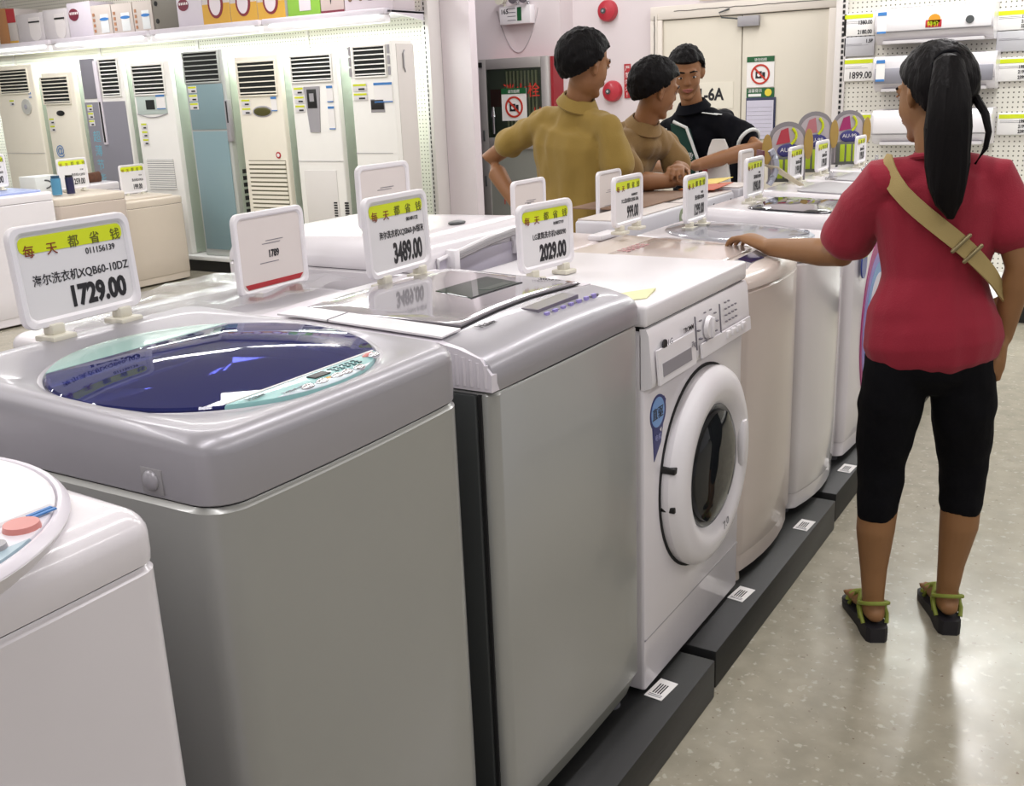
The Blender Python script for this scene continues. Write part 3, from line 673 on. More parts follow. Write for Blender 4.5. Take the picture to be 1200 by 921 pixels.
split('wall air conditioner with a grey front, middle of three', -1.696, -.967, 1.305, 1.527, 2)
split('plain white wall air conditioner, lowest of three', -1.687, -.964, .968, 1.191, 3)
def wtag(label, x0, x1, z0, z1, lines, yb=True):
    r_ = T('wall_price_tag', label, 'price tag', ((x0+x1)/2, 7.4, z0), group='price tags on the pegboard')
    hw = (x1-x0)/2; h = z1-z0
    pbox('holder', whitep if yb else mat('silver_card', '#b5b4b8', .35), r_, -hw, hw, -.02, 0, 0, h, .004)
    if yb: pbox('yellow_band', yellow, r_, -hw+.008, hw-.008, -.0215, -.0195, h-.035, h-.01)
    for s, sx_, zz, sz in lines: text(r_, s, (hw-.01, -.0215, zz), (1, 0, 0), (0, 0, 1), sz, ink, sx=sx_, bold=.001, align='RIGHT')
    quick('fine_print', greyink, r_, lambda b: [box(b, -hw+.015, hw-.04*(1+i % 2), -.0212, -.0198, h*q, h*q+.002) for i, q in enumerate((.55, .62))])
wtag('price tag reading 1380.00 and 2180.00, at the upper left of the pegboard', -1.948, -1.75, 1.666, 1.811, [('1380.00', .8, .072, .036), ('2180.00', .8, .012, .036)])
wtag('silver specification card under the 1380.00 price tag', -1.94, -1.74, 1.537, 1.661, [('1.5P', .9, .085, .03)], False)
wtag('price tag reading 1899.00 beside the middle wall air conditioner', -1.935, -1.735, 1.378, 1.526, [('1899.00', .8, .018, .06)])
wtag('price tag with three lines left of the lowest wall air conditioner', -1.885, -1.728, 1.017, 1.168, [('1999.00', .8, .085, .028), ('2199.00', .8, .052, .028), ('2399.00', .8, .018, .028)])
wtag('price tag with three lines right of the topmost wall air conditioner', -1.012, -.79, 1.647, 1.771, [('1999.00', .8, .068, .026), ('2199.00', .8, .04, .026), ('2399.00', .8, .012, .026)])
wtag('silver specification card right of the topmost wall air conditioner', -1.0, -.79, 1.521, 1.642, [('1.5P', .9, .085, .03)], False)
wtag('price tag with three lines right of the middle wall air conditioner', -.982, -.778, 1.343, 1.486, [('1999.00', .8, .075, .028), ('2199.00', .8, .045, .028), ('2399.00', .8, .012, .028)])
wtag('price tag with three lines right of the lowest wall air conditioner', -.953, -.748, 1.017, 1.152, [('1999.00', .8, .072, .028), ('2199.00', .8, .042, .028), ('2399.00', .8, .01, .028)])

# ------------------------------------------------------------------ display platforms
PLAT = [(-.9, 1.035, -.774, 'black wooden display platform block nearest the camera, under the first washing machines'), (1.06, 2.075, -.777, 'black wooden display platform block under the silver washer and the front loader'),
        (2.112, 3.17, -.788, 'black wooden display platform block under the cream top loading washer'), (3.225, 4.76, -.80, 'black wooden display platform block beyond the one under the cream washer'), (4.78, 5.9, -.80, 'black wooden display platform block farthest from the camera')]
for y0, y1, x, lab in PLAT:
    o = quick('display_platform', platform_m, None, lambda b: box(b, x-(1.32 if y0 < 3 else 1.06 if y0 < 4 else .72), x, y0, y1, 0, .10, .003, 2))
    tag(o, lab, 'platform', 'black platform blocks under the washing machines')
def ptag(x, y, label, rz):
    r_ = T('platform_price_sticker', label, 'sticker', (x, y, .1003), rz, 'small white stickers on the platform edge')
    pbox('sticker_sheet', whitep, r_, -.022, .022, -.04, .04, 0, .0012)
    quick('bar_print', ink, r_, lambda b: [box(b, -.012+.006*i, -.009+.006*i, -.02, .02, .0010, .0018) for i in range(4)])
    quick('small_print', greyink, r_, lambda b: [box(b, -.016, .016, -.033+.006*i, -.031+.006*i, .0010, .0018) for i in range(2)])
ptag(-.838, 1.90, 'white printed sticker on the platform in front of the front loading washer', -.08)
ptag(-.836, 2.42, 'white printed sticker on the platform by the foot of the cream washer', -.1)
ptag(-.82, 2.935, 'white printed sticker on the platform between the cream and grey-white washers', -.05)
ptag(-.83, 3.475, 'white printed sticker on the platform below the pink decal washer', -.05)

# ------------------------------------------------------------------ machine builders (local: front at x=0, back at -D)
def feet(root, W, D, m_=rubber, r=.022, h=.02):
    p = None
    for x, y in ((-.05, W/2-.05), (-.05, -W/2+.05), (-D+.05, W/2-.05), (-D+.05, -W/2+.05)):
        if p is None:
            p = quick('foot', m_, root, lambda b: cyl(b, (0, 0, 0), (0, 0, h), r, r*.9, 16)); o = p
        else: o = p.copy(); C.objects.link(o)
        o.location = (x, y, 0)
def loader(root, W, D, zs, zf, zb, mb, mt, r=.035, bulge=.008, R=.03, hole=None, base=.02, basein=.006, sidein=0):
    hw = W/2
    ring = lambda ins, z: rr(-D+ins, -ins, -hw+ins, hw-ins, r-ins*.6, z, bulge=bulge)
    b = BM()
    rg = [ring(basein+.012, base), ring(basein, base+.006), ring(basein, base+.055), ring(basein-.003, base+.057), ring(0.001, base+.062), ring(0, base+.2)]
    rg += [ring(0, zs-.006), ring(.003, zs-.003), ring(.005, zs)]
    loft(b, rg); mesh_ob('body', b, mb, root)
    pb = BM(); loft(pb, [ring(.006, zs-.002), ring(.006, zs+.003)]); mesh_ob('seam_gap', pb, gap, root)
    zt = lambda x, y: zf+(zb-zf)*min(max(-x/D, 0), 1)
    b = BM(); base_r = ring(0, 0); R_ = []
    def lev(ins, f, drop):
        q = ring(ins, 0); out = []
        for p, p0 in zip(q, base_r):
            z = zs+.002+f*(zt(p0.x, p0.y)-zs-.002-R) if drop is None else zt(p0.x, p0.y)-drop
            out.append(V((p.x, p.y, z)))
        return out
    R_.append(lev(.004, 0, None)); R_.append([p+V((0, 0, .0)) for p in lev(.001, .04, None)]); R_.append(lev(.0, .4, None)); R_.append(lev(0, 1, None))
    for k in range(1, 7):
        a = PI/2*k/6; R_.append(lev(R*(1-math.cos(a)), 0, R*(1-math.sin(a))))
    last = R_[-1]
    if hole:
        hx, hy, hr, dep, dish = hole; cs = []
        for p in last:
            a = math.atan2(p.y-hy, p.x-hx); cs.append((math.cos(a), math.sin(a)))
        for s in (.35, .7, 1):
            R_.append([V((p.x+(hx+c*hr-p.x)*s, p.y+(hy+q*hr-p.y)*s, zt(p.x+(hx+c*hr-p.x)*s, 0)-dish*s*s)) for p, (c, q) in zip(last, cs)])
        R_.append([V((hx+c*(hr-.004), hy+q*(hr-.004), zt(hx+c*hr, 0)-.006-dish)) for c, q in cs])
        R_.append([V((hx+c*(hr-.03), hy+q*(hr-.03), zt(hx, 0)-dep)) for c, q in cs])
        R_.append([V((hx+c*.01, hy+q*.01, zt(hx, 0)-dep)) for c, q in cs])
        loft(b, R_, False, True)
    else:
        cx = -D/2
        for s in (.75, .5, .25, .03): R_.append([V((cx+(p.x-cx)*s, p.y*s, zt(cx+(p.x-cx)*s, 0))) for p in last])
        loft(b, R_, False, True)
    mesh_ob('top_cover', b, mt, root)
    feet(root, W, D)
    return zt
def ringtrim(name, root, zf, cx, cy, r0, r1, h, mt, n=72, ry=1):
    b = BM(); prof = [(r0, 0), (r0+.003, h), ((r0+r1)/2, h*1.15), (r1-.004, h*.8), (r1, -.001)]
    R = [[V((cx+rad*math.cos(2*PI*i/n), cy+ry*rad*math.sin(2*PI*i/n), zf(cx+rad*math.cos(2*PI*i/n), 0)+dz)) for i in range(n)] for rad, dz in prof]
    R.append(R[0]); loft(b, R, False, False); return mesh_ob(name, b, mt, root)

ZP = .10
# --- first: white washer at the lower left corner
r_ = T('top_loading_washer', 'white top loading washer at the lower left corner, nearest the camera, with pink control button', 'washing machine', (-.795, .335, ZP), 0, 'washing machines in the front row')
zt = loader(r_, .53, .56, .890, .948, .965, white, white, r=.025, R=.028, bulge=.006)
LC = (-.208, .018); out = clipc(*LC, .234, -.52, -.058)
def bulgef(b):
    loft(b, [[V((cx_+ra*math.cos(2*PI*i/64), LC[1]+ra*math.sin(2*PI*i/64), z)) for i in range(64)] for cx_, ra, z in ((-.252, .236, .895), (-.235, .242, .92), (-.215, .246, .942), (-.208, .247, .953), (-.208, .243, .957))])
quick('front_bulge', white2, r_, bulgef)
zt_ = zt; zt = lambda x, y: max(zt_(x, y), .9555+.0)
patch('lid', out, zt, .008, white2, r_, dome=.012)
ringtrim('lid_surround', r_, zt, *LC, .234, .247, .006, lilac)
patch('control_panel', clipc(*LC, .234, -.055, .04), zt, .006, mat('panel_white', '#d9d5dc', .3), r_, ctr=(-.02, .018))
cp = patch('panel_border', clipc(*LC, .2342, -.008, .04), zt, .0068, mat('panel_blue_grey', '#9fb4bf', .3), r_, ctr=(.008, .018))
for i, (x, y, m_, rad) in enumerate(((-.036, .150, mat('salmon_button', '#c9827c', .35), .017), (-.016, .110, greyp, .012), (-.004, .068, greyp, .012), (-.002, .025, greyp, .012), (-.004, -.02, greyp, .012))):
    bt = quick('button', m_, r_, lambda b: cyl(b, (x, y, zt(x, y)+.004), (x, y, zt(x, y)+.011), rad, rad*.9, 24))
quick('button_print', blueink, r_, lambda b: [box(b, -.052+.006*i, -.048+.006*i, .165, .19, zt(0, 0)+.008, zt(0, 0)+.0095) for i in range(2)])
quick('panel_print', ink, r_, lambda b: [box(b, -.044+.01*i, -.039+.01*i, .06, .09, zt(0, 0)+.007, zt(0, 0)+.009) for i in range(2)])

# --- second: big silver washer with blue lid
Y1 = .980
r_ = T('top_loading_washer', 'silver top loading washer with a round blue see-through lid and teal control panel', 'washing machine', (-.862, Y1, ZP), .012, 'washing machines in the front row')
zt0 = loader(r_, .50, .575, .874, .961, .982, silver, silver2, r=.045, R=.024, bulge=.008, hole=(-.252, 0, .220, .20, .009))
zt = lambda x, y: zt0(x, y)-.009
quick('inner_tub', mat('tub_plastic', '#9aa0b4', .3), r_, lambda b: loft(b, [[V((-.252+ra*math.cos(2*PI*i/48), ra*math.sin(2*PI*i/48), z)) for i in range(48)] for ra, z in ((.20, .90), (.17, .88), (.165, .80), (.15, .795), (.145, .76))], False, True))
quick('pulsator', mat('pulsator_plastic', '#c5cad6', .3), r_, lambda b: (ell(b, (-.252, 0, .775), (.13, .13, .03)), [ell(b, (-.252+.06*math.cos(q), .06*math.sin(q), .80), (.07, .018, .025), (V((math.cos(q), math.sin(q), 0)), V((-math.sin(q), math.cos(q), 0)), V((0, 0, 1)))) for q in (0, 2.1, 4.2)]))
ringtrim('lid_surround', r_, zt, -.252, 0, .224, .238, .004, mat('lid_surround_paint', '#b4b2b8', .3, coat=.3))
g = patch('glass_lid', clipc(-.252, 0, .224, -.400, -.085), zt, .008, blueglass, r_, dome=.016, ctr=(-.25, 0))
patch('rear_lid_trim', clipc(-.252, 0, .224, -.52, -.401), zt, .008, mat('teal_trim', '#9cbfb8', .25, coat=.5), r_, dome=.003, ctr=(-.45, 0))
cp = patch('control_panel', clipc(-.252, 0, .2245, -.083, .0), zt, .009, teal, r_, dome=.002, ctr=(-.055, 0))
patch('button_strip', clipc(-.252, 0, .2242, -.048, .0), zt, .0098, tealw, r_, dome=.002, ctr=(-.036, 0))
pbox('lid_edge', whitep, r_, -.0865, -.083, -.143, .143, zt(-.08, 0)+.006, zt(-.08, 0)+.0105, .0005)
pbox('display', black, r_, -.072, -.056, -.012, .018, zt(-.06, 0)+.009, zt(-.06, 0)+.0125)
for y in (-.045, -.018, .012, .032, .058, .118):
    x = -.040 if y < .1 else -.062
    quick('button', chrome, r_, lambda b: ell(b, (x, y, zt(x, y)+.011), (.0065, .011, .005)))
quick('button', mat('salmon_button', '#c9827c', .35), r_, lambda b: ell(b, (-.073, .120, zt(-.07, 0)+.010), (.006, .014, .003)))
quick('panel_print', mat('panel_print_ink', '#2f4f52', .4), r_, lambda b: [box(b, -.073+.007*(i % 3), -.070+.007*(i % 3), .03+.012*(i//3), .036+.012*(i//3), zt(-.06, 0)+.0105, zt(-.06, 0)+.0118) for i in range(15)])
quick('yellow_print', mat('mustard_print', '#c79a35', .5), r_, lambda b: box(b, -.05, -.042, -.002, .008, zt(0, 0)+.0115, zt(0, 0)+.0128))
text(r_, 'Haier', (-.064, -.125, zt(-.06, 0)+.0118), (0, 1, 0), (-1, 0, 0), .014, MATS['panel_print_ink'], bold=.0001)
text(r_, 'XQB60-10DZ', (-.043, -.085, zt(-.04, 0)+.0126), (0, 1, 0), (-1, 0, 0), .008, greyink)
quick('side_screw_cap', silver2, r_, lambda b: ell(b, (-.105, -.252, .899), (.013, .006, .013)))
quick('cap_recess', mat('recess_grey', '#8f8d90', .4), r_, lambda b: box(b, -.123, -.087, -.2515, -.247, .882, .914, .001))

# --- third: silver washer with arched console
Y2 = 1.573
r_ = T('top_loading_washer', 'silver top loading washer with flat fascia, ribbed pale side trim and green window lid', 'washing machine', (-.862, Y2, ZP), 0, 'washing machines in the front row')
W2, D2 = .54, .56; hw = W2/2
ring = lambda ins, z: rr(-D2+ins, -ins, -hw+ins, hw-ins, .022, z, bulge=.004)
b = BM(); loft(b, [ring(.01, .075), ring(.0, .08), ring(0, .4), ring(0, .853), ring(.003, .858)]); mesh_ob('body', b, silver, r_)
quick('base_panel', mat('silver_base', '#85867f', .4, metal=.3), r_, lambda b: loft(b, [ring(.05, .02), ring(.018, .03), ring(.006, .07), ring(.006, .077)]))
quick('side_frame', dgrey, r_, lambda b: box(b, -D2+.01, -.03, -hw-.008, -hw+.004, .08, .855, .003)); quick('corner_groove', gap, r_, lambda b: box(b, -.028, -.022, -hw-.004, -hw+.002, .085, .855))
quick('seam_gap', gap, r_, lambda b: loft(b, [ring(.006, .855), ring(.006, .863)]))
def prof2(y):   # console section, front to back, arched across the width
    k = 1-(y/hw)**2
    return [(0, .861), (.001, .875), (.001, .895), (-.006, .909+.003*k), (-.022, .918+.006*k), (-.06, .928+.009*k), (-.098-.012*k, .934+.010*k)]
def console2(b):
    Ys = [-hw+.004]+[-hw+W2*(i+.5)/14 for i in range(14)]+[hw-.004]
    R = []
    for y in [-hw]+Ys+[hw]:
        e = .012 if abs(y) >= hw-1e-6 else (.004 if abs(y) >= hw-.005 else 0)
        R.append([V((x-e*.6, y, z-e*.4 if z > .87 else z)) for x, z in prof2(y)]+[V((-.13, y, .86))])
    loft(b, R)
quick('control_console', silver2, r_, console2)
def lidz(x, y): return .940+.010*min(1, max(0, (-x-.1)/.3))+.006*(1-(y/hw)**2)
def cover2(b):
    prof = lambda y: [(-.105, .862), (-.108, lidz(-.105, y)-.006), (-.2, lidz(-.2, y)-.008), (-.35, lidz(-.35, y)-.008), (-.5, lidz(-.5, y)-.008), (-.55, lidz(-.5, y)-.02), (-.56, .862)]
    loft(b, [[V((x, y, z)) for x, z in prof(y)] for y in [-hw, -hw+.004]+[-hw+W2*i/10 for i in range(1, 10)]+[hw-.004, hw]])
quick('top_cover', lilac, r_, cover2)
lidout = [(-.112, -.19), (-.122, -.06), (-.125, .06), (-.115, .21), (-.117, .235), (-.44, .235), (-.44, -.205), (-.30, -.205)]
def dens(o, k=6): return [(o[i][0]+(o[(i+1) % len(o)][0]-o[i][0])*j/k, o[i][1]+(o[(i+1) % len(o)][1]-o[i][1])*j/k) for i in range(len(o)) for j in range(k)]
patch('lid_gap', dens([(x*1.0+(.003 if x > -.2 else -.003), y*1.015) for x, y in lidout]), lidz, -.004, gap, r_)
patch('lid', dens(lidout), lidz, .002, mat('silver_lid', '#a7a3a9', .09, metal=.35, coat=.6), r_)
patch('lid_window', dens([(-.205, -.02), (-.205, .155), (-.30, .18), (-.30, -.0)], 4), lidz, .0032, greenglass, r_)
patch('window_rim', dens([(-.202, -.025), (-.202, .160), (-.205, .158), (-.205, -.022)], 2), lidz, .0036, gap, r_)
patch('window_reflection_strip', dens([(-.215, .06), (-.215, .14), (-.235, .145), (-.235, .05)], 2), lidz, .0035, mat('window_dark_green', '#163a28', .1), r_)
patch('side_trim_strip', dens([(-.10, -.262), (-.10, -.207), (-.46, -.207), (-.46, -.262)]), lidz, .0015, white2, r_)
patch('trim_joint', dens([(-.34, -.262), (-.34, -.207), (-.343, -.207), (-.343, -.262)], 2), lidz, .0022, greyink, r_)
def ribs(b):
    for i in range(26):
        x = -.012-i*.0135
        z1 = (.905+.02*min(1, i/6)) if i < 8 else lidz(x, -hw)-.012
        cyl(b, (x, -hw-.001, .868), (x, -hw-.001, z1), .0042, .0042, 8)
quick('side_ribs', lilac, r_, ribs)['kind'] = 'stuff'
quick('ribbed_side_trim', lilac, r_, lambda b: loft(b, [[V((x, y, z)) for x, z in [(0.0, .862), (0, .89), (-.02, .915), (-.06, .927), (-.10, .934), (-.40, .944), (-.54, .94), (-.545, .862)]] for y in (-hw-.003, -hw+.03)]))
disp = lambda x: .9345+.010-(x+.098)*.17
pbox('display', mat('lcd_grey', '#77727c', .15), r_, -.094, -.058, -.025, .125, .932, .9425)
quick('lilac_print', mat('lilac_print', '#9a8fd0', .5), r_, lambda b: [box(b, x, x+.006, y, y+.012, .930-(x+.09)*.2, .9405-(x+.075)*.16) for x in (-.050,) for y in [-.02+.03*i for i in range(7)]])
quick('panel_print', greyink, r_, lambda b: [box(b, -.052, -.047, -.02+.022*i, -.011+.022*i, .9275, .9335) for i in range(10)])
text(r_, 'Haier', (-.080, -.175, .9400), (0, 1, 0), (-1, 0, 0), .024, ink, bold=.0001)
feet(r_, W2, D2)

# --- fourth: white front loader
Y3 = 2.15; WL = .585; hw = WL/2; DL = .56
r_ = T('front_loading_washer', 'white front loading washer with a large round door, dial and drawer', 'washing machine', (-.858, Y3, ZP), 0, 'washing machines in the front row')
b = BM(); box(b, -DL, 0, -hw, hw, .012, .84, .008, 2); mesh_ob('body', b, white, r_)
quick('seam_gap', gap, r_, lambda b: box(b, -DL+.006, -.004, -hw+.005, hw-.005, .835, .850))
quick('worktop', white2, r_, lambda b: box(b, -DL, .006, -hw-.002, hw+.002, .848, .892, .007, 3))
fx = lambda z: .016+(.83-z)*.084
def cpan(b):
    pr = [(-.01, .8445), (.010, .8445), (.016, .83), (.020, .78), (.024, .735), (.021, .722), (.0, .716), (-.01, .716)]
    k = lambda y: 0 if abs(y) < hw-.012 else -.006
    loft(b, [[V((x+(k(y) if x > 0 else 0), y, z)) for x, z in pr] for y in (-hw, -hw+.012, hw-.012, hw)])
quick('control_panel', white2, r_, cpan)
def lines_(b, y0, y1, z0, z1, t=.0006): loft(b, [[V((fx(z)-.003, y0, z)), V((fx(z)-.003, y1, z)), V((fx(z)+t, y1, z)), V((fx(z)+t, y0, z))] for z in (z0, z1)])
quick('drawer', white2, r_, lambda b: lines_(b, -hw+.020, -.075, .724, .797, .0016))
quick('drawer_handle', mat('handle_grey', '#8d8a90', .4), r_, lambda b: lines_(b, -hw+.040, -.10, .738, .766, .0024))
quick('control_lower_strip', white2, r_, lambda b: lines_(b, -.04, hw-.014, .726, .758, .0018))
quick('dial', white2, r_, lambda b: (cyl(b, (.018, .012, .787), (.027, .012, .787), .027, .024, 32), box(b, .025, .034, .008, .016, .764, .810, .003)))
quick('dial_scale', greyink, r_, lambda b: [box(b, .0150, fx(.790+.035*math.sin(a))+.001, .012+.055*math.cos(a)-.005, .012+.055*math.cos(a)+.005, .790+.035*math.sin(a)-.0015, .790+.035*math.sin(a)+.0015) for a in [i*PI/5 for i in range(10)]])
for y in (-.062, .086): quick('dial_frame', greyink, r_, lambda b: lines_(b, y, y+.0012, .75, .825))
quick('button_legend', greyink, r_, lambda b: [lines_(b, .12+.022*(i % 4), .128+.022*(i % 4), .775+.015*(i//4), .778+.015*(i//4)) for i in range(14)])
for i in range(4): quick('button', white2, r_, lambda b: box(b, .022, .030, .11+.034*i, .132+.034*i, .738, .756, .003))
lg = quick('round_emblem', ink, r_, lambda b: cyl(b, (.017, -.232, .802), (.0205, -.232, .802), .011, n=24))
text(r_, 'LG', (.0200, -.217, .795), (0, 1, 0), (0, 0, 1), .020, greyink, bold=.0002)
text(r_, 'TROMM', (.0195, -.135, .803), (0, 1, 0), (0, 0, 1), .016, ink, bold=.0002)
text(r_, '7kg', (.0245, -.10, .745+.02), (0, 1, 0), (0, 0, 1), .018, greyink)
dc = (0, .022, .452)
def lathe(b, prof, c, n=64, rz=1.0):
    R = [[V((c[0]+x, c[1]+ra*math.cos(2*PI*i/n), c[2]+rz*ra*math.sin(2*PI*i/n))) for i in range(n)] for x, ra in prof]
    loft(b, R, False, False)
quick('door_shadow_gap', gap, r_, lambda b: lathe(b, [(.0, .243), (.003, .243), (.003, .15)], dc))
quick('door', white2, r_, lambda b: lathe(b, [(.002, .236), (.02, .238), (.034, .230), (.044, .210), (.048, .185), (.044, .165), (.030, .150), (.022, .142), (.010, .138)], dc))
quick('door_inner_ring', mat('door_ring_grey', '#77797c', .25, metal=.3), r_, lambda b: lathe(b, [(.028, .149), (.032, .145), (.028, .136), (.006, .132)], dc))
quick('door_glass', doorglass, r_, lambda b: lathe(b, [(.02, .139), (.040, .132), (.052, .10), (.056, .06), (.057, .001)], dc))
quick('drum', mat('drum_steel', '#6c6f72', .3, metal=.8), r_, lambda b: lathe(b, [(-.0+.004, .15), (.004, .09), (.002, .001)], dc))
for z in (.515, .425): pbox('hinge_cap', black, r_, .002, .034, -.213, -.186, z-.007, z+.007, .002)
pbox('door_grip', white2, r_, .03, .052, .175, .205, .40, .52, .008)
text(r_, '7.0', (.047, .06, .275), (0, 1, .25), (0, -.25, 1), .03, greyink)
pbox('kick_seam', greyp, r_, -.002, .0006, -hw+.002, hw-.002, .137, .140)
s_ = quick('round_sticker', mat('navy_sticker', '#262a6c', .4), r_, lambda b: (cyl(b, (0, -.225, .65), (.0015, -.225, .65), .040, n=32), loft(b, [[V((x, -.255, .64)), V((x, -.205, .60)), V((x, -.195, .68)), V((x, -.185, .67)), V((x, -.21, .58)), V((x, -.245, .545))] for x in (0, .0013)])))
quick('sticker_disc', mat('sky_sticker', '#7aa2d8', .4), s_, lambda b: cyl(b, (.0015, -.228, .652), (.0022, -.228, .652), .033, n=32))
text(s_, '直驱', (.0024, -.257, .640), (0, 1, 0), (0, 0, 1), .028, ink, bold=.0003)
text(s_, '电机', (.0022, -.243, .59), (0, 1, 0), (0, 0, 1), .016, mat('lavender_print', '#9c9fd0', .5))
feet(r_, WL, DL, h=.014)
o = quick('yellow_leaflet', None or mat('leaflet', '#d8d6a8', .6, vary=.12, vscale=60), None, lambda b: loft(b, [[V((-.93, 1.87, .9925)), V((-.885, 1.93, .9925)), V((-.905, 2.02, .9925)), V((-.965, 1.94, .9925))], [V((-.93, 1.87, .995)), V((-.885, 1.93, .994)), V((-.905, 2.02, .998)), V((-.965, 1.94, .995))]]))
tag(o, 'crumpled yellowish leaflet lying on the front corner of the front loading washer top', 'leaflet')

# --- fifth: cream top loader
def plainloader(label, fx_, yc, W, D, zs, zf, zb, mb, mt, lidmat, bulge=.025, R=.03, r=.03, panel=None, hinge=True, lidr=None):
    r_ = T('top_loading_washer', label, 'washing machine', (fx_, yc, ZP), 0, 'washing machines in the front row')
    zt = loader(r_, W, D, zs, zf, zb, mb, mt, r=r, R=R, bulge=bulge)
    if lidr:
        x0, x1, y0, y1 = lidr
        patch('lid', [(p.x, p.y) for p in rr(x0, x1, y0, y1, .05, 0)], zt, .006, lidmat, r_, dome=.010)
    return r_, zt
r_, zt = plainloader('cream top loading washer beside the front loader, touched by the woman\'s hand', -.868, 2.70, .455, .56, .806, .845, .875, cream, cream, None, lidr=None, R=.035)
patch('lid', [(p.x, p.y) for p in rr(-.42, -.115, -.20, .20, .05, 0)], zt, .006, mat('cream_lid', '#c9bcb6', .15, coat=.5), r_, dome=.012)
pbox('lid_hinge_seam', greyp, r_, -.262, -.259, -.2, -.13, zt(-.26, 0)+.004, zt(-.26, 0)+.0105)
quick('control_panel', mat('panel_grey', '#9a979c', .2), r_, lambda b: loft(b, [[V((-.095, -.07, zt(-.1, 0)+dz)), V((-.03, -.12, zt(-.03, 0)+dz-.004)), V((-.02, .08, zt(-.03, 0)+dz-.006)), V((-.10, .15, zt(-.1, 0)+dz))] for dz in (-.002, .003)]))
quick('display', mat('display_navy', '#1c1e4a', .1), r_, lambda b: loft(b, [[V((-.092, -.02, zt(-.09, 0)+dz)), V((-.05, -.03, zt(-.05, 0)+dz-.003)), V((-.045, .06, zt(-.05, 0)+dz-.003)), V((-.094, .09, zt(-.09, 0)+dz))] for dz in (-.002, .0045)]))
quick('lid_print', mat('faded_pink_print', '#b98a8c', .5), r_, lambda b: [box(b, -.40+.014*j, -.392+.014*j, -.13+.03*i, -.115+.03*i, zt(-.4, 0)+.012, zt(-.4, 0)+.0135) for i in range(5) for j in range(3)])
quick('round_badge', greyink, r_, lambda b: [tube(b, [(.018, .02+ra*math.cos(a), .70+ra*math.sin(a)) for a in [2*PI*i/16 for i in range(16)]], .0012, 5, True) for ra in (.012, .007)])
quick('front_foot', mat('foot_cream', '#bdb4aa', .4), r_, lambda b: cyl(b, (-.028, -.20, 0), (-.028, -.20, .045), .024, .02, 20))
# --- sixth
r_, zt = plainloader('pale grey-white top loading washer with an oval patterned lid, beyond the cream one', -.868, 3.20, .46, .56, .80, .835, .86, mat('pale_enamel', '#d6d3d4', .15, coat=.6), white, None, bulge=.03)
patch('lid', [(-.28+.235*math.cos(2*PI*i/48), .205*math.sin(2*PI*i/48)) for i in range(48)], zt, .005, film, r_, dome=.012)
patch('lid_panel', [(-.28+.20*math.cos(2*PI*i/48), .175*math.sin(2*PI*i/48)) for i in range(48)], zt, .002, mat('lid_grey_white', '#cfd0d8', .2), r_)
patch('lid_logo', [(-.33, -.02), (-.28, .05), (-.38, .08), (-.40, .02)], zt, .004, mat('slate_blue_print', '#77809c', .4), r_)
patch('control_panel', dens([(-.10, -.14), (-.05, -.05), (-.05, .06), (-.10, .15), (-.15, .13), (-.15, -.12)], 3), zt, .006, mat('panel_pale_blue', '#b5bfca', .25), r_)
quick('display', ink, r_, lambda b: box(b, -.115, -.095, .0, .03, zt(-.1, 0)+.005, zt(-.1, 0)+.0085))
quick('panel_print', greyink, r_, lambda b: [tube(b, [(-.10+.045*math.cos(a)*.6, .06+.06*math.sin(a), zt(-.1, 0)+.008) for a in [i*PI/8-PI/2 for i in range(9)]], .0018, 5)])
# --- seventh: dark lid, decal on front
r_, zt = plainloader('white washer with a smoked dark lid and a pink ringed decal on its front', -.858, 3.755, .50, .56, .82, .865, .885, white, white, None, bulge=.01)
patch('dark_lid', [(p.x, p.y) for p in rr(-.40, -.10, -.20, .20, .06, 0)], zt, .006, mat('smoked_lid', '#22232b', .06, coat=.8), r_, dome=.012)
patch('lid_print', dens([(-.27, .0), (-.22, .06), (-.30, .1), (-.32, .04)], 3), zt, .0175, mat('olive_green_print', '#6f7a52', .4), r_)
dz_ = (.012, .10, .44)
dk = quick('round_decal', mat('magenta_decal', '#a22a72', .4), r_, lambda b: lathe(b, [(-.004, .215), (0, .215), (0, .001)], dz_, 48, 1.5))
for rad, col, dx in ((.200, '#8a7ac0', .001), (.17, '#6f98c8', .002), (.14, '#d6d0dc', .003), (.105, '#5b8a66', .004), (.085, '#2a2e33', .005)):
    quick('decal_ring', mat('decal_'+col[1:], col, .4), dk, lambda b: lathe(b, [(dx-.003, rad), (dx, rad), (dx, .001)], dz_, 48, 1.35))
tag(quick('balloon_sticker', mat('blue_balloon', '#2c3f8f', .3), None, lambda b: loft(b, [[V((-.842+dx, 3.60+.035*math.cos(a), .80+.05*math.sin(a))) for a in [2*PI*i/24 for i in range(24)]] for dx in (-.002, .003)])), 'blue and yellow balloon shaped sticker on the front of the decal washer', 'sticker')
quick('balloon_top', mat('lime_sticker', '#a9c23a', .5), bpy.data.objects['balloon_sticker'], lambda b: loft(b, [[V((-.842+dx, 3.60+.035*math.cos(a), .80+.05*math.sin(a))) for a in [PI*.15+PI*.7*i/10 for i in range(11)]] for dx in (-.001, .0045)]))
# --- farther ones
for yc, lab, lm in ((4.36, 'white top loading washer with a grey lid, two beyond the decal washer\'s dark lid', greyp), (4.86, 'white top loading washer with a grey lid behind the first two display standees', greyp), (5.36, 'white top loading washer farthest along the front row', lilac)):
    if yc == 4.36: lab = 'white top loading washer with a grey lid, directly beyond the dark lidded one'
    r_, zt = plainloader(lab, -.862, yc, .46, .56, .82, .86, .885, white, white, None, bulge=.012)
    patch('lid', [(p.x, p.y) for p in rr(-.40, -.12, -.19, .19, .04, 0)], zt, .006, lm, r_, dome=.01)
    pbox('control_panel', mat('panel_grey', '#9a979c', .2), r_, -.09, -.04, -.12, .12, zt(-.06, 0)-.002, zt(-.06, 0)+.003, .001)

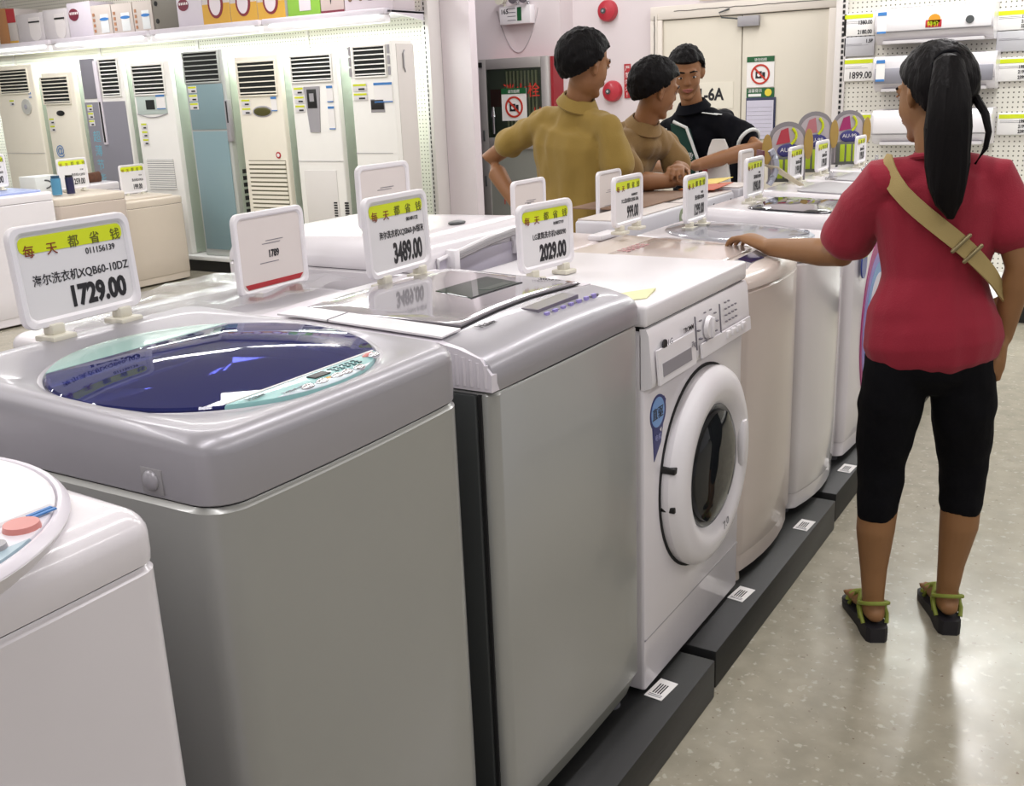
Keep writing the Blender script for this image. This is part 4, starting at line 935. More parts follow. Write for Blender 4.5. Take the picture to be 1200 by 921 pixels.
# ------------------------------------------------------------------ second row, back to back with the first (rear faces toward us)
def rear(name, label, yc, W, D, zs, zf, zb, mb, mt, x=-1.46, R=.025, **k):
    r_ = T(name, label, 'washing machine', (x, yc, ZP), 0, 'washing machines in the back row')
    zt = loader(r_, W, D, zs, zf, zb, mb, mt, r=.03, R=R, bulge=.0)
    return r_, zt
rear('top_loading_washer', 'white washer with its back to the silver blue-lidded one, mostly hidden by the price sign', .72, .50, .50, .82, .86, .87, white, white)
r_, zt = rear('top_loading_washer', 'white washer topped with clear plastic film behind the 1789 sign', 1.55, .66, .56, .83, .875, .872, white, white)
patch('lid', [(p.x, p.y) for p in rr(-.44, -.10, -.27, .27, .04, 0)], zt, .008, white2, r_, dome=.008)
o = quick('plastic_film', film, None, lambda b: loft(b, [[V((-1.60-.035*i+.012*math.sin(i*3.1+j), 1.27+.6*j/12, .988+.010*abs(math.sin(i*2.3+j*1.1))+.012)) for i in range(12)] for j in range(13)], False, False, False))
tag(o, 'crinkled clear protective film lying on the white washer behind the 1789 sign', 'plastic film')
# console washer with cord rest
r_, zt = rear('console_washer', 'white washer with a rounded raised rear console and its power cord looped on hooks', 2.225, .56, .66, .905, .985, .975, white, white, R=.065, x=-1.475)
quick('cord_recess', mat('rear_panel_lilac', '#bfbac8', .35), r_, lambda b: box(b, -.004, .004, -.22, .17, .83, .93, .003))
quick('recess_frame', white2, r_, lambda b: tube(b, [(.006, -.22, .83), (.006, -.22, .93), (.006, .0, .955), (.006, .17, .955), (.006, .185, .93), (.006, .185, .83)], .006, 8, True))
quick('power_cord', mat('cord_grey', '#8f8c8e', .5), r_, lambda b: [tube(b, [(.016, -.19+dz, .80), (.016, -.20+dz, .89), (.016, -.15, .925+dz*.4), (.018, .0, .943+dz*.4), (.018, .13, .952+dz*.4), (.016, .17+dz*.5, .93), (.016, .18+dz, .86), (.016, .12, .80)], .006, 8) for dz in (0, .011, .022)])
for y in (-.17, .135): pbox('cord_hook', white2, r_, .0, .03, y-.012, y+.012, .895, .95, .004)
quick('screw', dgrey, r_, lambda b: cyl(b, (-.002, .225, .88), (.003, .225, .88), .006, n=12))
quick('top_clip', dgrey, r_, lambda b: ell(b, (-.10, .02, .988), (.02, .03, .006)))
r_, zt = rear('top_loading_washer', 'cream white flat-topped washer behind the 2029 and 999 signs', 2.81, .56, .36, .80, .845, .85, cream, mat('pinkish_top', '#cfc4c2', .3), x=-1.50)
quick('rear_panel', greyp, r_, lambda b: box(b, -.002, .004, -.24, .24, .70, .79, .003))
quick('rear_sockets', black, r_, lambda b: [box(b, .0, .01, .0+.05*i, .03+.05*i, .72, .76, .003) for i in range(3)])
quick('hinge_bracket', white2, r_, lambda b: box(b, -.05, -.0, .12, .26, .845, .862, .004))
for yc, lab in ((3.37, 'white washer under the long printed carton, back row'), (3.93, 'white washer under the middle printed carton, back row'), (4.49, 'white washer at the far end of the back row under the small carton')):
    rear('top_loading_washer', lab, yc, .54, .36, .745, .79, .795, white, white, x=-1.50)
def pcarton(label, x0, x1, y0, y1, z0, h, disc, mark):
    r_ = T('white_carton', label, 'box', ((x0+x1)/2, (y0+y1)/2, z0), 0, 'white cartons on the back row')
    hx, hy = (x1-x0)/2, (y1-y0)/2
    pbox('carton_body', mat('carton_cool_white', '#cdccd1', .45, vary=.02), r_, -hx, hx, -hy, hy, 0, h, .012, seg=3)
    pbox('carton_lid', mat('carton_lid', '#cdc5c0', .5, vary=.03), r_, -hx+.008, hx-.008, -hy+.008, hy-.008, h-.001, h+.004, .002)
    for y in disc: 
        g_ = quick('green_disc', mat('sage_print', '#8a9879', .5), r_, lambda b: cyl(b, (hx-.001, y, h*.52), (hx+.0012, y, h*.52), .030, n=28)); quick('disc_rim', whitep, g_, lambda b: cyl(b, (hx+.001, y, h*.52), (hx+.0018, y, h*.52), .012, n=20))
    for y in mark: quick('black_print', ink, r_, lambda b: (box(b, hx-.001, hx+.0012, y-.008, y+.002, h*.15, h*.7), box(b, hx-.001, hx+.0012, y-.002, y+.02, h*.15, h*.35)))
pcarton('long cool white carton with green discs behind the 999 and next sign', -1.70, -1.51, 3.12, 3.66, .896, .085, (.22,), (.255,))
pcarton('cool white carton with a black figure mark, right of the green disc carton', -1.70, -1.51, 3.70, 4.16, .896, .082, (), (.0, .19))
pcarton('small white carton with a green disc at the end of the back row', -1.70, -1.50, 4.20, 4.42, .896, .09, (-.03,), ())
o = quick('cardboard_sheet', mat('brown_card_sheet', '#7d6350', .7, vary=.1), None, lambda b: box(b, -1.86, -1.60, 3.38, 4.02, .9860, .991, .001)); tag(o, 'brown cardboard sheet on the cartons under the man\'s forearms', 'cardboard')
for i, (x, y, col, lab) in enumerate(((-1.66, 4.20, '#c98b2e', 'orange folded leaflet lying by the polo shirted man\'s forearm'), (-1.62, 4.12, '#b8512c', 'red leaflet lying beside the orange one'), (-1.68, 4.28, '#d8bf58', 'yellow leaflet on top of the red and orange ones'))):
    o = quick('leaflet', mat('leaflet_'+col[1:], col, .5, vary=.2, vscale=40), None, lambda b: loft(b, [[V((x-.08, y-.09, 0.986+.006*i+dz)), V((x+.06, y-.07, 0.986+.006*i+dz)), V((x+.09, y+.08, 1.002+.007*i+dz)), V((x-.06, y+.09, 0.990+.006*i+dz))] for dz in (0, .002)])); tag(o, lab, 'leaflet')
r_ = T('plastic_bag', 'white plastic bag with a red print behind the leaflets', 'bag', (-1.80, 4.73, .896))
quick('bag_body', mat('bag_plastic', '#cfccc8', .35, bump=.4, bscale=40), r_, lambda b: loft(b, [[V((sx*w_*(1-.15*math.sin(6*k+sy)), sy*.035*(1-q*.6)+.01*math.sin(9*q), q*.26)) for k, (sx, sy) in enumerate(((-1, -1), (0, -1.3), (1, -1), (1, 1), (0, 1.2), (-1, 1)))] for q, w_ in ((0, .05), (.15, .055), (.5, .05), (.85, .04), (1, .025))]))
quick('red_print', red, r_, lambda b: box(b, -.055, -.035, -.06, -.045, .10, .17))

# ------------------------------------------------------------------ price signs
def sign(label, x, y0, y1, z, h, texts, kind, rz=0, red_strip=False, tilt=0, band=True):
    w_ = y1-y0; cy = (y0+y1)/2; hw = w_/2
    r_ = T('price_sign', label, 'price sign', (x, cy, z), rz, 'price signs standing on the washing machines')
    t0 = .0
    zb = .022; zt_ = h
    out = lambda ins, xx: [V((xx+tilt*q.y, q.x, q.y)) for q in rr(-hw+ins, hw-ins, zb+ins, zt_-ins, .018-ins*.3, 0, n=4)]
    b = BM(); R = [out(.0, .004), out(.0015, .0065), out(.009, .0065), out(.013, .003), out(.013, -.003), out(.009, -.0065), out(.0015, -.0065), out(.0, -.004)]
    R.append(R[0]); loft(b, R, False, False); mesh_ob('frame', b, white2, r_)
    c_ = quick('card', card if kind == 'price' else card2, r_, lambda b: loft(b, [out(.012, -.002), out(.012, .002)]), smooth=False)
    TX = lambda yy, zz, e=.0024: (e+tilt*zz, yy, zz)
    iw = hw-.016; top = zt_-.018; ih = top-zb-.014
    ay = (tilt, 0, 1)
    if kind == 'price':
        if band:
            bh = .145*ih+.006
            quick('yellow_band', yellow, c_, lambda b: loft(b, [[V((xx+tilt*(q.y), q.x, q.y)) for q in rr(-iw, iw, top-bh, top+.001, bh*.42, 0, n=4)] for xx in (.0018, .0028)]), smooth=False)
            if kind == 'price':
                for i, ch in enumerate('每天都省钱'):
                    text(c_, ch, TX(-iw+.006+i*(2*iw-.03)/4, top-bh+(.001 if i > 1 else -.004), .0032), (0, 1, 0), ay, bh*.85, dred if i < 2 else mat('olive_ink', '#5b5a12', .5), bold=.0001)
        for s, al, yy, zz, sz, sx_, bo in texts:
            yq = {'R': iw-.006+yy, 'L': -iw+.006+yy, 'C': yy}[al]
            text(c_, s, TX(yq, zb+.012+ih*zz, .0026), (0, 1, 0), ay, sz, ink, sx=sx_, bold=bo, align={'R': 'RIGHT', 'L': 'LEFT', 'C': 'CENTER'}[al])
    else:
        if red_strip: quick('red_strip', red, c_, lambda b: loft(b, [[V((xx+tilt*q[1], q[0], q[1])) for q in ((-iw+.004, zb+.026), (-iw+.012, zb+.015), (iw-.012, zb+.015), (iw, zb+.026))] for xx in (.002, .0032)]), smooth=False)
        for s, zz, sz in texts:
            text(c_, s, TX(-.012, zb+ih*zz, .0026), (0, 1, 0), ay, sz, ink, sx=.8, bold=.0008)
        quick('small_print', greyink, c_, lambda b: [box(b, .0018+tilt*(zb+ih*q), .0028+tilt*(zb+ih*q), -.04+.012*j, .02+.01*j, zb+ih*q, zb+ih*q+.0015) for j, q in enumerate((.44, .72, .76))])
    pr = None
    for yy in (-hw*.55, hw*.62):
        if pr is None:
            pr = quick('clip_base', clipm, r_, lambda b: (box(b, -.02, .024, -.022, .022, 0, .010, .003), box(b, -.011, .012, -.012, .012, .009, .026, .003))); o = pr
        else: o = pr.copy(); C.objects.link(o)
        o.location = (tilt*.0, yy, 0)
    return r_
NAME = .42
sign('price sign reading 1729.00 on the blue-lidded silver washer', -1.425, .888, 1.112, 1.078, .176,
     [('011156139', 'R', -.012, .70, .0135, .95, .0001), ('海尔洗衣机XQB60-10DZ', 'R', .008, .43, .0180, .93, .0001), ('1729.00', 'R', -.004, .09, .043, .80, .0020)], 'price', rz=.06, tilt=-.05)
sign('price sign reading 3489.00 on the green-windowed silver washer', -1.31, 1.552, 1.768, 1.046, .182,
     [('001401122', 'R', -.012, .70, .0105, .9, .0001), ('海尔洗衣机XQSB60-JN银灰', 'R', .006, .50, .0165, .80, .0001), ('3489.00', 'R', -.006, .09, .055, .58, .0021)], 'price', rz=.05, tilt=-.03)
sign('price sign reading 2029.00 on the front loading washer', -1.205, 1.972, 2.178, .993, .176,
     [('010877719', 'R', -.012, .70, .010, .9, .0001), ('LG滚筒洗衣机N80090', 'R', -.004, .49, .0170, .80, .0001), ('2029.00', 'R', -.006, .08, .050, .64, .0024)], 'price', rz=-.12, tilt=-.02)
sign('price sign reading 999.00 on the cream washer', -1.37, 2.752, 2.95, .990, .170,
     [('011012345'.replace('12345', '43127'), 'R', -.012, .62, .010, .9, .0002), ('TCL洗衣机XQB50-30A', 'R', -.004, .48, .0150, .80, .0001), ('999.00', 'R', -.006, .08, .050, .58, .0016)], 'price', rz=0)
def far(label, x, y0, y1, z, h, price, rz=0):
    sign(label, x, y0, y1, z, h, [('0110', 'R', -.012, .62, .010, .9, .0002), ('洗衣机XQB50', 'R', -.004, .48, .016, .8, .0002), (price, 'R', -.004, .08, .048, .56, .0016)], 'price', rz=rz)
far('price sign reading 1299.00 on the washer with the patterned oval lid', -1.30, 3.125, 3.31, .957, .176, '1299.00')
far('price sign reading 1098.00 on the dark lidded washer', -1.295, 3.675, 3.865, .980, .165, '1098.00')
far('price sign in front of the left display standee, its number blurred', -1.36, 4.40, 4.59, .978, .16, '1199.00', .0)
far('price sign between the left and middle display standees, its number blurred', -1.36, 4.80, 4.99, .978, .16, '1199.00', .0)
far('price sign at the far right of the standees, its number blurred', -1.30, 5.26, 5.44, .978, .155, '1199.00', .0)
sign('blank-backed sign with a 1789 sticker and a dark red strip, facing away', -1.70, 1.575, 1.80, .978, .205, [('1789', .52, .022)], 'back', red_strip=True, rz=.03)
sign('blank-backed sign with a small sticker just above the 3489.00 sign', -1.75, 2.06, 2.275, 1.062, .185, [('1099', .42, .016)], 'back')
sign('blank-backed sign with a small square sticker left of the 2029.00 sign', -1.71, 2.74, 2.94, .945, .20, [('799', .62, .018)], 'back')
sign('blank-backed sign with a red strip just left of the 999.00 sign', -1.74, 3.37, 3.56, .896, .225, [], 'back', red_strip=True)
sign('blank-backed sign beside the standing polo shirted man\'s elbow', -1.60, 4.46, 4.63, .896, .225, [], 'back')
sign('blank-backed sign with a red strip, mostly hidden behind the 1729.00 sign', -1.75, .80, 1.005, .972, .19, [], 'back', red_strip=True)

# ------------------------------------------------------------------ promotional standees on the far machines
def standee(label, x, y, z, h, col, rz):
    r_ = T('display_standee', label, 'display stand', (x, y, z), rz, 'arched cardboard display stands on the far washers')
    def arch(b, w_, z0, z1, xx, th=.004):
        pts = [(-w_, z0), (w_, z0)]+[(w_*math.cos(a), z1-w_*.9+w_*.9*math.sin(a)*1.0) for a in [PI*i/14 for i in range(15)]]
        loft(b, [[V((xx, p, q)) for p, q in pts], [V((xx-th, p, q)) for p, q in pts]])
    quick('back_board', mat('standee_grey', '#8a8689', .5), r_, lambda b: arch(b, .080, 0, h, 0), smooth=False)
    quick('front_board', mat('standee_pale', '#b9b0b4', .5), r_, lambda b: arch(b, .068, .01, h-.02, .006), smooth=False)
    quick('colour_flash', mat('flash_'+col[1:], col, .5), r_, lambda b: loft(b, [[V((.0075+dx, -.05, h*.62)), V((.0075+dx, -.03, h*.86)), V((.0075+dx, .0, h*.9)), V((.0075+dx, .01, h*.66))] for dx in (0, .002)]), smooth=False)
    quick('yellow_curve', yellow, r_, lambda b: tube(b, [(.011, .015+.02*math.sin(t_*3), h*(.62+.27*t_)) for t_ in [i/8 for i in range(9)]], .006, 6))
    quick('blue_badge', mat('badge_navy', '#3c3a78', .5), r_, lambda b: ell(b, (.012, .005, h*.52), (.004, .05, .03)))
    text(r_, 'AU-99', (.0165, -.033, h*.50), (0, 1, 0), (0, 0, 1), .026, whitep)
    quick('side_wing', mat('wing_tan', '#a88a48', .5), r_, lambda b: [ell(b, (.012, .088, h*.62), (.003, .020, .065))])
    quick('side_wing', MATS['wing_tan'], r_, lambda b: [ell(b, (.012, -.088, h*.55), (.003, .022, .065))])
    quick('lower_pocket', mat('pocket_grey', '#5e605a', .4), r_, lambda b: box(b, .004, .03, -.06, .06, .0, h*.42, .004))
    quick('lime_print', mat('lime_print', '#a8c020', .5), r_, lambda b: [box(b, .03, .032, -.045+.032*i, -.022+.032*i, h*.06, h*.38, .001) for i in range(3)])
standee('left cardboard display stand with an arched grey top and red flash', -1.42, 4.56, .982, .255, '#b43a48', -1.1)
standee('middle cardboard display stand with an arched grey top, tallest of three', -1.44, 5.04, .982, .280, '#b8737a', -1.1)
standee('right cardboard display stand with a magenta flash', -1.40, 5.50, .982, .268, '#a02a66', -1.1)
r_ = T('leaflet_holder', 'low open leaflet holder with folded cards at the foot of the left display stand', 'leaflet holder', (-1.37, 4.26, .978), -.9)
quick('holder_side', mat('holder_maroon', '#5c2436', .5), r_, lambda b: box(b, -.06, .02, -.065, -.057, 0, .16, .002))
quick('silver_card', mat('holder_silver', '#a9adb8', .3, metal=.4), r_, lambda b: tube(b, [(.0, -.03+.03*math.sin(q*3), .02+.14*q) for q in [i/8 for i in range(9)]], .014, 8))
quick('folded_card', mat('cream_card', '#c9bfa4', .5), r_, lambda b: loft(b, [[V((-.01, -.05, .10)), V((.02, .0, .09)), V((.03, .11, .012)), V((.0, .10, .008))], [V((-.01, -.05, .104)), V((.02, .0, .094)), V((.03, .11, .016)), V((.0, .10, .012))]]))
for (x, y, lab) in ((-1.24, 4.62, 'small clear sign clip on the washer in front of the left display stand'), (-1.20, 5.08, 'small clear sign clip on the washer in front of the middle display stand'), (-1.28, 5.62, 'small clear sign clip by the farthest price sign')):
    tag(quick('spare_clip', film, None, lambda b: (box(b, x-.02, x+.02, y-.03, y+.03, .987, .998, .003), box(b, x-.008, x+.008, y-.012, y+.012, .996, 1.02, .003))), lab, 'clip')

# ------------------------------------------------------------------ left far row
def smallmach(label, x, y0, y1, D, h, mb, mt, lidm=None, name='small_washer', z=0):
    r_ = T(name, label, 'washing machine', (x, (y0+y1)/2, z), 0, 'washing machines in the far left row'); W = y1-y0
    zt = loader(r_, W, D, h-.07, h-.012, h, mb, mt, r=.03, R=.015, bulge=.004, base=.012)
    if lidm: patch('lid', [(p.x, p.y) for p in rr(-D+.08, -.06, -W/2+.04, W/2-.04, .03, 0)], zt, .012, lidm, r_, dome=.006)
    return r_
smallmach('low beige washer carrying the 199.00 sign, right end of the far left row', -6.86, 5.29, 5.88, .48, .70, beige, beige, beige)
smallmach('beige washer under the 1259.00 sign in the far left row', -6.78, 4.66, 5.27, .52, .80, mat('beige_grey_enamel', '#bfb2a8', .4, vary=.02), beige)
smallmach('white washer with a blue lid rim at the left edge of the far left row', -6.5, 3.86, 4.46, .55, .88, white, white, mat('blue_rim_lid', '#8f9cc8', .3))
smallmach('white washer behind the 1259.00 sign against the air conditioners', -7.45, 5.2, 5.75, .45, .82, white, white)
def stick(r_, y, z): pass
sign('price sign reading 199.00 on the low beige washer', -7.13, 5.50, 5.75, .705, .25, [('0104', 'R', -.012, .62, .016, .9, .0002), ('洗衣机XPB20', 'R', -.004, .42, .024, .8, .0004), ('199.00', 'R', -.02, .10, .055, .6, .002)], 'price')
sign('price sign reading 1259.00 in the far left row', -7.10, 4.93, 5.19, .797, .25, [('0108', 'R', -.012, .62, .016, .9, .0002), ('洗衣机XQB50', 'R', -.004, .42, .024, .8, .0004), ('1259.00', 'R', -.01, .10, .060, .6, .002)], 'price')
sign('price sign reading 1699.00 cut by the left edge of the picture', -6.75, 4.02, 4.30, .892, .24, [('0107', 'R', -.012, .62, .016, .9, .0002), ('洗衣机XQB60', 'R', -.004, .42, .024, .8, .0004), ('1699.00', 'R', -.01, .10, .062, .6, .002)], 'price')
r_ = T('small_appliance_carton', 'white appliance carton with a curved dark logo behind the far left washers', 'box', (-7.25, 4.93, .80)); pbox('carton_body', whitec, r_, -.1, .1, -.16, .06, 0, .13, .004); quick('curved_logo', dgrey, r_, lambda b: tube(b, [(.102, -.08+.05*math.cos(a), .07+.03*math.sin(a)) for a in [i*PI/8-1.5 for i in range(9)]], .005, 6))
r_ = T('blue_bottle', 'blue bottle box standing left of the 1259.00 sign', 'bottle', (-6.95, 4.80, .80)); quick('bottle_body', mat('bottle_blue', '#4e88a8', .3), r_, lambda b: cyl(b, (0, 0, 0), (0, 0, .12), .035, n=20)); quick('bottle_cap', mat('bottle_cap_blue', '#234a66', .3), r_, lambda b: cyl(b, (0, 0, .12), (0, 0, .14), .03, n=20))
r_ = T('dark_bottle', 'dark indigo bottle between the blue bottle and the 1259.00 sign', 'bottle', (-6.93, 4.90, .80)); quick('bottle_body', mat('bottle_indigo', '#2c2a4c', .3), r_, lambda b: cyl(b, (0, 0, 0), (0, 0, .12), .03, n=20)); quick('bottle_cap', black, r_, lambda b: cyl(b, (0, 0, .12), (0, 0, .135), .026, n=20))
o = quick('cloth_bundle', mat('brown_cloth', '#5b3a2a', .9, vary=.4, vscale=30, bump=.6, bscale=60), None, lambda b: limb(b, [(-7.6, 5.24, .848), (-7.6, 5.4, .856), (-7.58, 5.52, .852), (-7.6, 5.66, .846)], [(.03, .02), (.05, .03), (.035, .025), (.05, .022)]))
tag(o, 'brown and black cloth bundle lying on the white washer behind the 1259.00 sign', 'cloth')

# ------------------------------------------------------------------ people (joints in room coordinates)
def lerp(a, b, t): return V(a)*(1-t)+V(b)*t
def axes(f, u):
    f = V(f).normalized(); u = V(u); s = f.cross(u).normalized(); u = s.cross(f).normalized(); return s, f, u   # s = person's right
def head_prims(bm, c, ax, k=1.0, female=False):
    s, f, u = ax; c = V(c)
    P = lambda a, b, d: c+s*(a*k)+f*(b*k)+u*(d*k)
    R = lambda *r: tuple(q*k for q in r)
    ell(bm, P(0, -.012, .030), R(.074, .092, .085), ax)               # cranium
    ell(bm, P(0, .020, -.020), R(.064, .072, .088), ax)               # face
    limb(bm, [P(0, .035, -.075), P(0, .062, -.098)], [R(.046, .030), R(.026, .018)], side=s)   # jaw, chin
    ell(bm, P(-.033, .050, -.035), R(.024, .026, .024), ax); ell(bm, P(.033, .050, -.035), R(.024, .026, .024), ax)  # cheeks
    limb(bm, [P(-.034, .078, .020), P(.034, .078, .020)], [.012*k, .012*k])   # brow
    limb(bm, [P(0, .082, .012), P(0, .090, -.012), P(0, .094, -.026)], [R(.009, .009), R(.010, .010), R(.015, .010)], side=s)  # nose
    limb(bm, [P(-.020, .080, -.056), P(0, .087, -.054), P(.020, .080, -.056)], [.007*k, .009*k, .007*k])   # lips
    limb(bm, [P(-.016, .080, -.066), P(0, .086, -.067), P(.016, .080, -.066)], [.006*k, .009*k, .006*k])
    for q in (-1, 1):      # ears
        limb(bm, [P(q*.074, -.004, .022), P(q*.082, -.014, .016), P(q*.084, -.014, -.004), P(q*.078, -.006, -.026), P(q*.072, .0, -.034)], [R(.008, .006), R(.010, .006), R(.010, .006), R(.009, .006), R(.007, .005)])
        limb(bm, [P(q*.068, -.002, .016), P(q*.070, -.004, -.020)], [R(.012, .012)]*2)
def face_parts(root, c, ax, k=1.0, brow=True):
    s, f, u = ax; c = V(c); P = lambda a, b, d: c+s*(a*k)+f*(b*k)+u*(d*k)
    for q in (-1, 1):
        e = quick('eye', eyew, root, lambda b: ell(b, P(q*.030, .0795, .0), (.0125*k, .006*k, .0058*k), ax, 14, 8), True)
        quick('iris', eyeb, e, lambda b: ell(b, P(q*.030, .0845, .0), (.0052*k, .002*k, .0052*k), ax, 12, 8), True)
        quick('upper_lid', skin2, e, lambda b: limb(b, [P(q*.044, .078, .003), P(q*.030, .0845, .0085), P(q*.016, .081, .003)], [.003*k]*3), True)
        if brow: quick('eyebrow', hairs, root, lambda b: limb(b, [P(q*.046, .077, .022), P(q*.030, .0870, .027), P(q*.014, .0885, .024)], [.003*k, .0042*k, .0035*k]), True)
    quick('lips', lipm, root, lambda b: (limb(b, [P(-.021, .084, -.057), P(0, .0950, -.0545), P(.021, .084, -.057)], [.003*k, .0052*k, .003*k]), limb(b, [P(-.019, .084, -.062), P(0, .0940, -.065), P(.019, .084, -.062)], [.003*k, .0055*k, .003*k])), True)
def hand(bm, wr, d, n, thumb_side, k=1.0, curl=.5, spread=.12, thumb_out=.7):
    """wr wrist point, d hand direction, n palm normal (towards what it touches), thumb_side +1/-1 along d x n"""
    d = V(d).normalized(); n = V(n); n = (n-d*n.dot(d)).normalized(); t = d.cross(n)*thumb_side
    P = lambda a, b, c: V(wr)+d*(a*k)+t*(b*k)+n*(c*k)
    limb(bm, [P(-.01, 0, 0), P(.025, .002, 0), P(.060, .002, -.002), P(.082, 0, -.003)], [(.026*k, .019*k), (.034*k, .016*k), (.040*k, .014*k), (.038*k, .012*k)], side=t)
    for i, (o_, L) in enumerate(((.029, .072), (.010, .080), (-.010, .075), (-.029, .060))):
        a = curl*.45; p = P(.082, o_, -.003); dd = d+t*(spread*(o_/.03)); dd.normalize(); pts = [p-dd*.012*k, p]; r_ = [.0092*k, .0090*k]
        for j, fr in enumerate((.42, .32, .26)):
            q = dd*math.cos(a)+n*math.sin(a); p = p+q*(L*fr*k); pts.append(p); r_.append((.0084, .0076, .0062)[j]*k); a += curl*.6
        limb(bm, pts, r_, n=12)
    p0 = P(.018, .028, .004); q = (d*(1-.4*thumb_out)+t*thumb_out+n*.25).normalized()
    p1 = p0+q*.038*k; q2 = (d+t*thumb_out*.35+n*.3*curl).normalized(); p2 = p1+q2*.030*k; p3 = p2+(q2+n*.2).normalized()*.022*k
    limb(bm, [P(.008, .014, .003), p0, p1, p2, p3], [.015*k, .014*k, .0105*k, .0095*k, .0075*k], n=12)
def hairball(name, root, c, ax, R, thr, k=1.0, seed=0, rough=.006, m_=None, vox=.0045):
    s, f, u = ax; c = V(c)
    b = BM(); seg, rng = 96, 64; rings = []
    def pos(th, ph):
        dx, dy, dz = math.sin(th)*math.cos(ph), math.sin(th)*math.sin(ph), math.cos(th)
        t_ = thr(dy, abs(dx)); q = (dz-t_)/.07; q = max(0, min(1, q+.5)); q = q*q*(3-2*q)
        nz = noise.noise(V((dx*5+seed, dy*5, dz*3)))*rough+noise.noise(V((dx*22+seed, dy*22, dz*7)))*rough*.55
        sc = (.66+.34*q)
        return c+s*(dx*R[0]*k*sc+dx*nz*q)+f*(dy*R[1]*k*sc+dy*nz*q)+u*(dz*R[2]*k*sc+dz*nz*q)
    for j in range(1, rng): rings.append([pos(PI*j/rng, 2*PI*i/seg) for i in range(seg)])
    VR = loft(b, rings, False, False); a = b.verts.new(pos(0, 0)); z = b.verts.new(pos(PI, 0))
    for i in range(seg):
        j = (i+1) % seg; b.faces.new((a, VR[0][i], VR[0][j])); b.faces.new((z, VR[-1][j], VR[-1][i]))
    return b
def man_thr(y, x):    # hairline height by direction: forehead high, sideburn, nape low
    if y > .55: return .42
    if y > .1: return .42*(y-.1)/.45-.02*(1-(y-.1)/.45)+(-.10 if .1 < y < .28 else 0)
    if y > -.25: return -.02-.40*(.1-y)/.35
    return -.42-.42*min(1, (-.25-y)/.4)

# ---- the woman
r_ = T('person', 'woman in crimson T-shirt and black cropped trousers seen from behind, long black ponytail', 'person', (-.44, 2.62, 0), .40)
F = V((-.40, .917, 0)); S = V((.917, .40, 0)); U = V((0, 0, 1))
hc = V((-.484, 2.645, 1.372)); ax = axes((-.80, .60, -.14), (0.02, .03, 1))
bm = BM()
head_prims(bm, hc, ax, .93)
limb(bm, [(-.462, 2.62, 1.17), (-.465, 2.625, 1.24), (-.474, 2.635, 1.31)], [(.055, .05), (.046, .044), (.047, .048)], side=S)
tor = [(-.445, 2.62, .75), (-.445, 2.62, .79), (-.448, 2.625, .86), (-.452, 2.63, .95), (-.452, 2.63, 1.06), (-.452, 2.625, 1.14), (-.458, 2.62, 1.19)]
limb(bm, tor, [(.12, .085), (.125, .088), (.112, .078), (.10, .070), (.115, .078), (.12, .072), (.10, .055)], side=S)
shL, elL, wrL = V((-.580, 2.565, 1.185)), V((-.682, 2.655, .985)), V((-.912, 2.790, .973))
shR, elR, wrR = V((-.335, 2.675, 1.180)), V((-.268, 2.665, .975)), V((-.292, 2.685, .795))
limb(bm, [(-.50, 2.60, 1.185), shL, lerp(shL, elL, .5), elL, lerp(elL, wrL, .25), lerp(elL, wrL, .6), wrL], [.036, .038, .039, .037, .037, .031, (.024, .021)])
limb(bm, [(-.40, 2.64, 1.185), shR, lerp(shR, elR, .5), elR, lerp(elR, wrR, .25), lerp(elR, wrR, .6), wrR], [.036, .038, .037, .032, .034, .029, (.023, .019)])
hand(bm, wrL, (-.86, .40, .20), (-.25, .1, -1), -1, 1.0, curl=.80, spread=.16, thumb_out=.5)
hand(bm, wrR, (-.02, .03, -1), (-1, -.2, 0), -1, .88, curl=.45, spread=.05, thumb_out=.25)
legs = {'L': [(-.513, 2.592, .74), (-.521, 2.582, .62), (-.533, 2.585, .47), (-.531, 2.575, .37), (-.533, 2.565, .29), (-.531, 2.565, .18), (-.527, 2.562, .10)],
        'R': [(-.375, 2.650, .74), (-.364, 2.668, .62), (-.357, 2.70, .47), (-.353, 2.695, .37), (-.352, 2.69, .29), (-.362, 2.69, .18), (-.366, 2.69, .10)]}
for q in legs.values():
    limb(bm, q, [.066, .068, .054, .050, .048, .034, .028])
for an, fd in (((-.527, 2.562), V((-.47, .88, 0)).normalized()), ((-.366, 2.690), V((-.38, .925, 0)).normalized())):
    A = V((*an, 0)); sd = V((fd.y, -fd.x, 0))
    limb(bm, [A+V((0, 0, .10)), A-fd*.012+V((0, 0, .070))], [.028, .029])
    limb(bm, [A-fd*.030+V((0, 0, .066)), A+fd*.03+V((0, 0, .070)), A+fd*.09+V((0, 0, .050)), A+fd*.135+V((0, 0, .040))], [(.024, .022), (.027, .028), (.034, .020), (.036, .013)], side=sd)
    for i in range(5): limb(bm, [A+fd*.135+sd*(-.028+.014*i)+V((0, 0, .038)), A+fd*(.170-.006*abs(i-1.5))+sd*(-.029+.0145*i)+V((0, 0, .034))], [.0078, .0068], n=10)
body = remesh('body', bm, .0050, skin, r_, smooth=4)
face_parts(r_, hc, ax, .93)
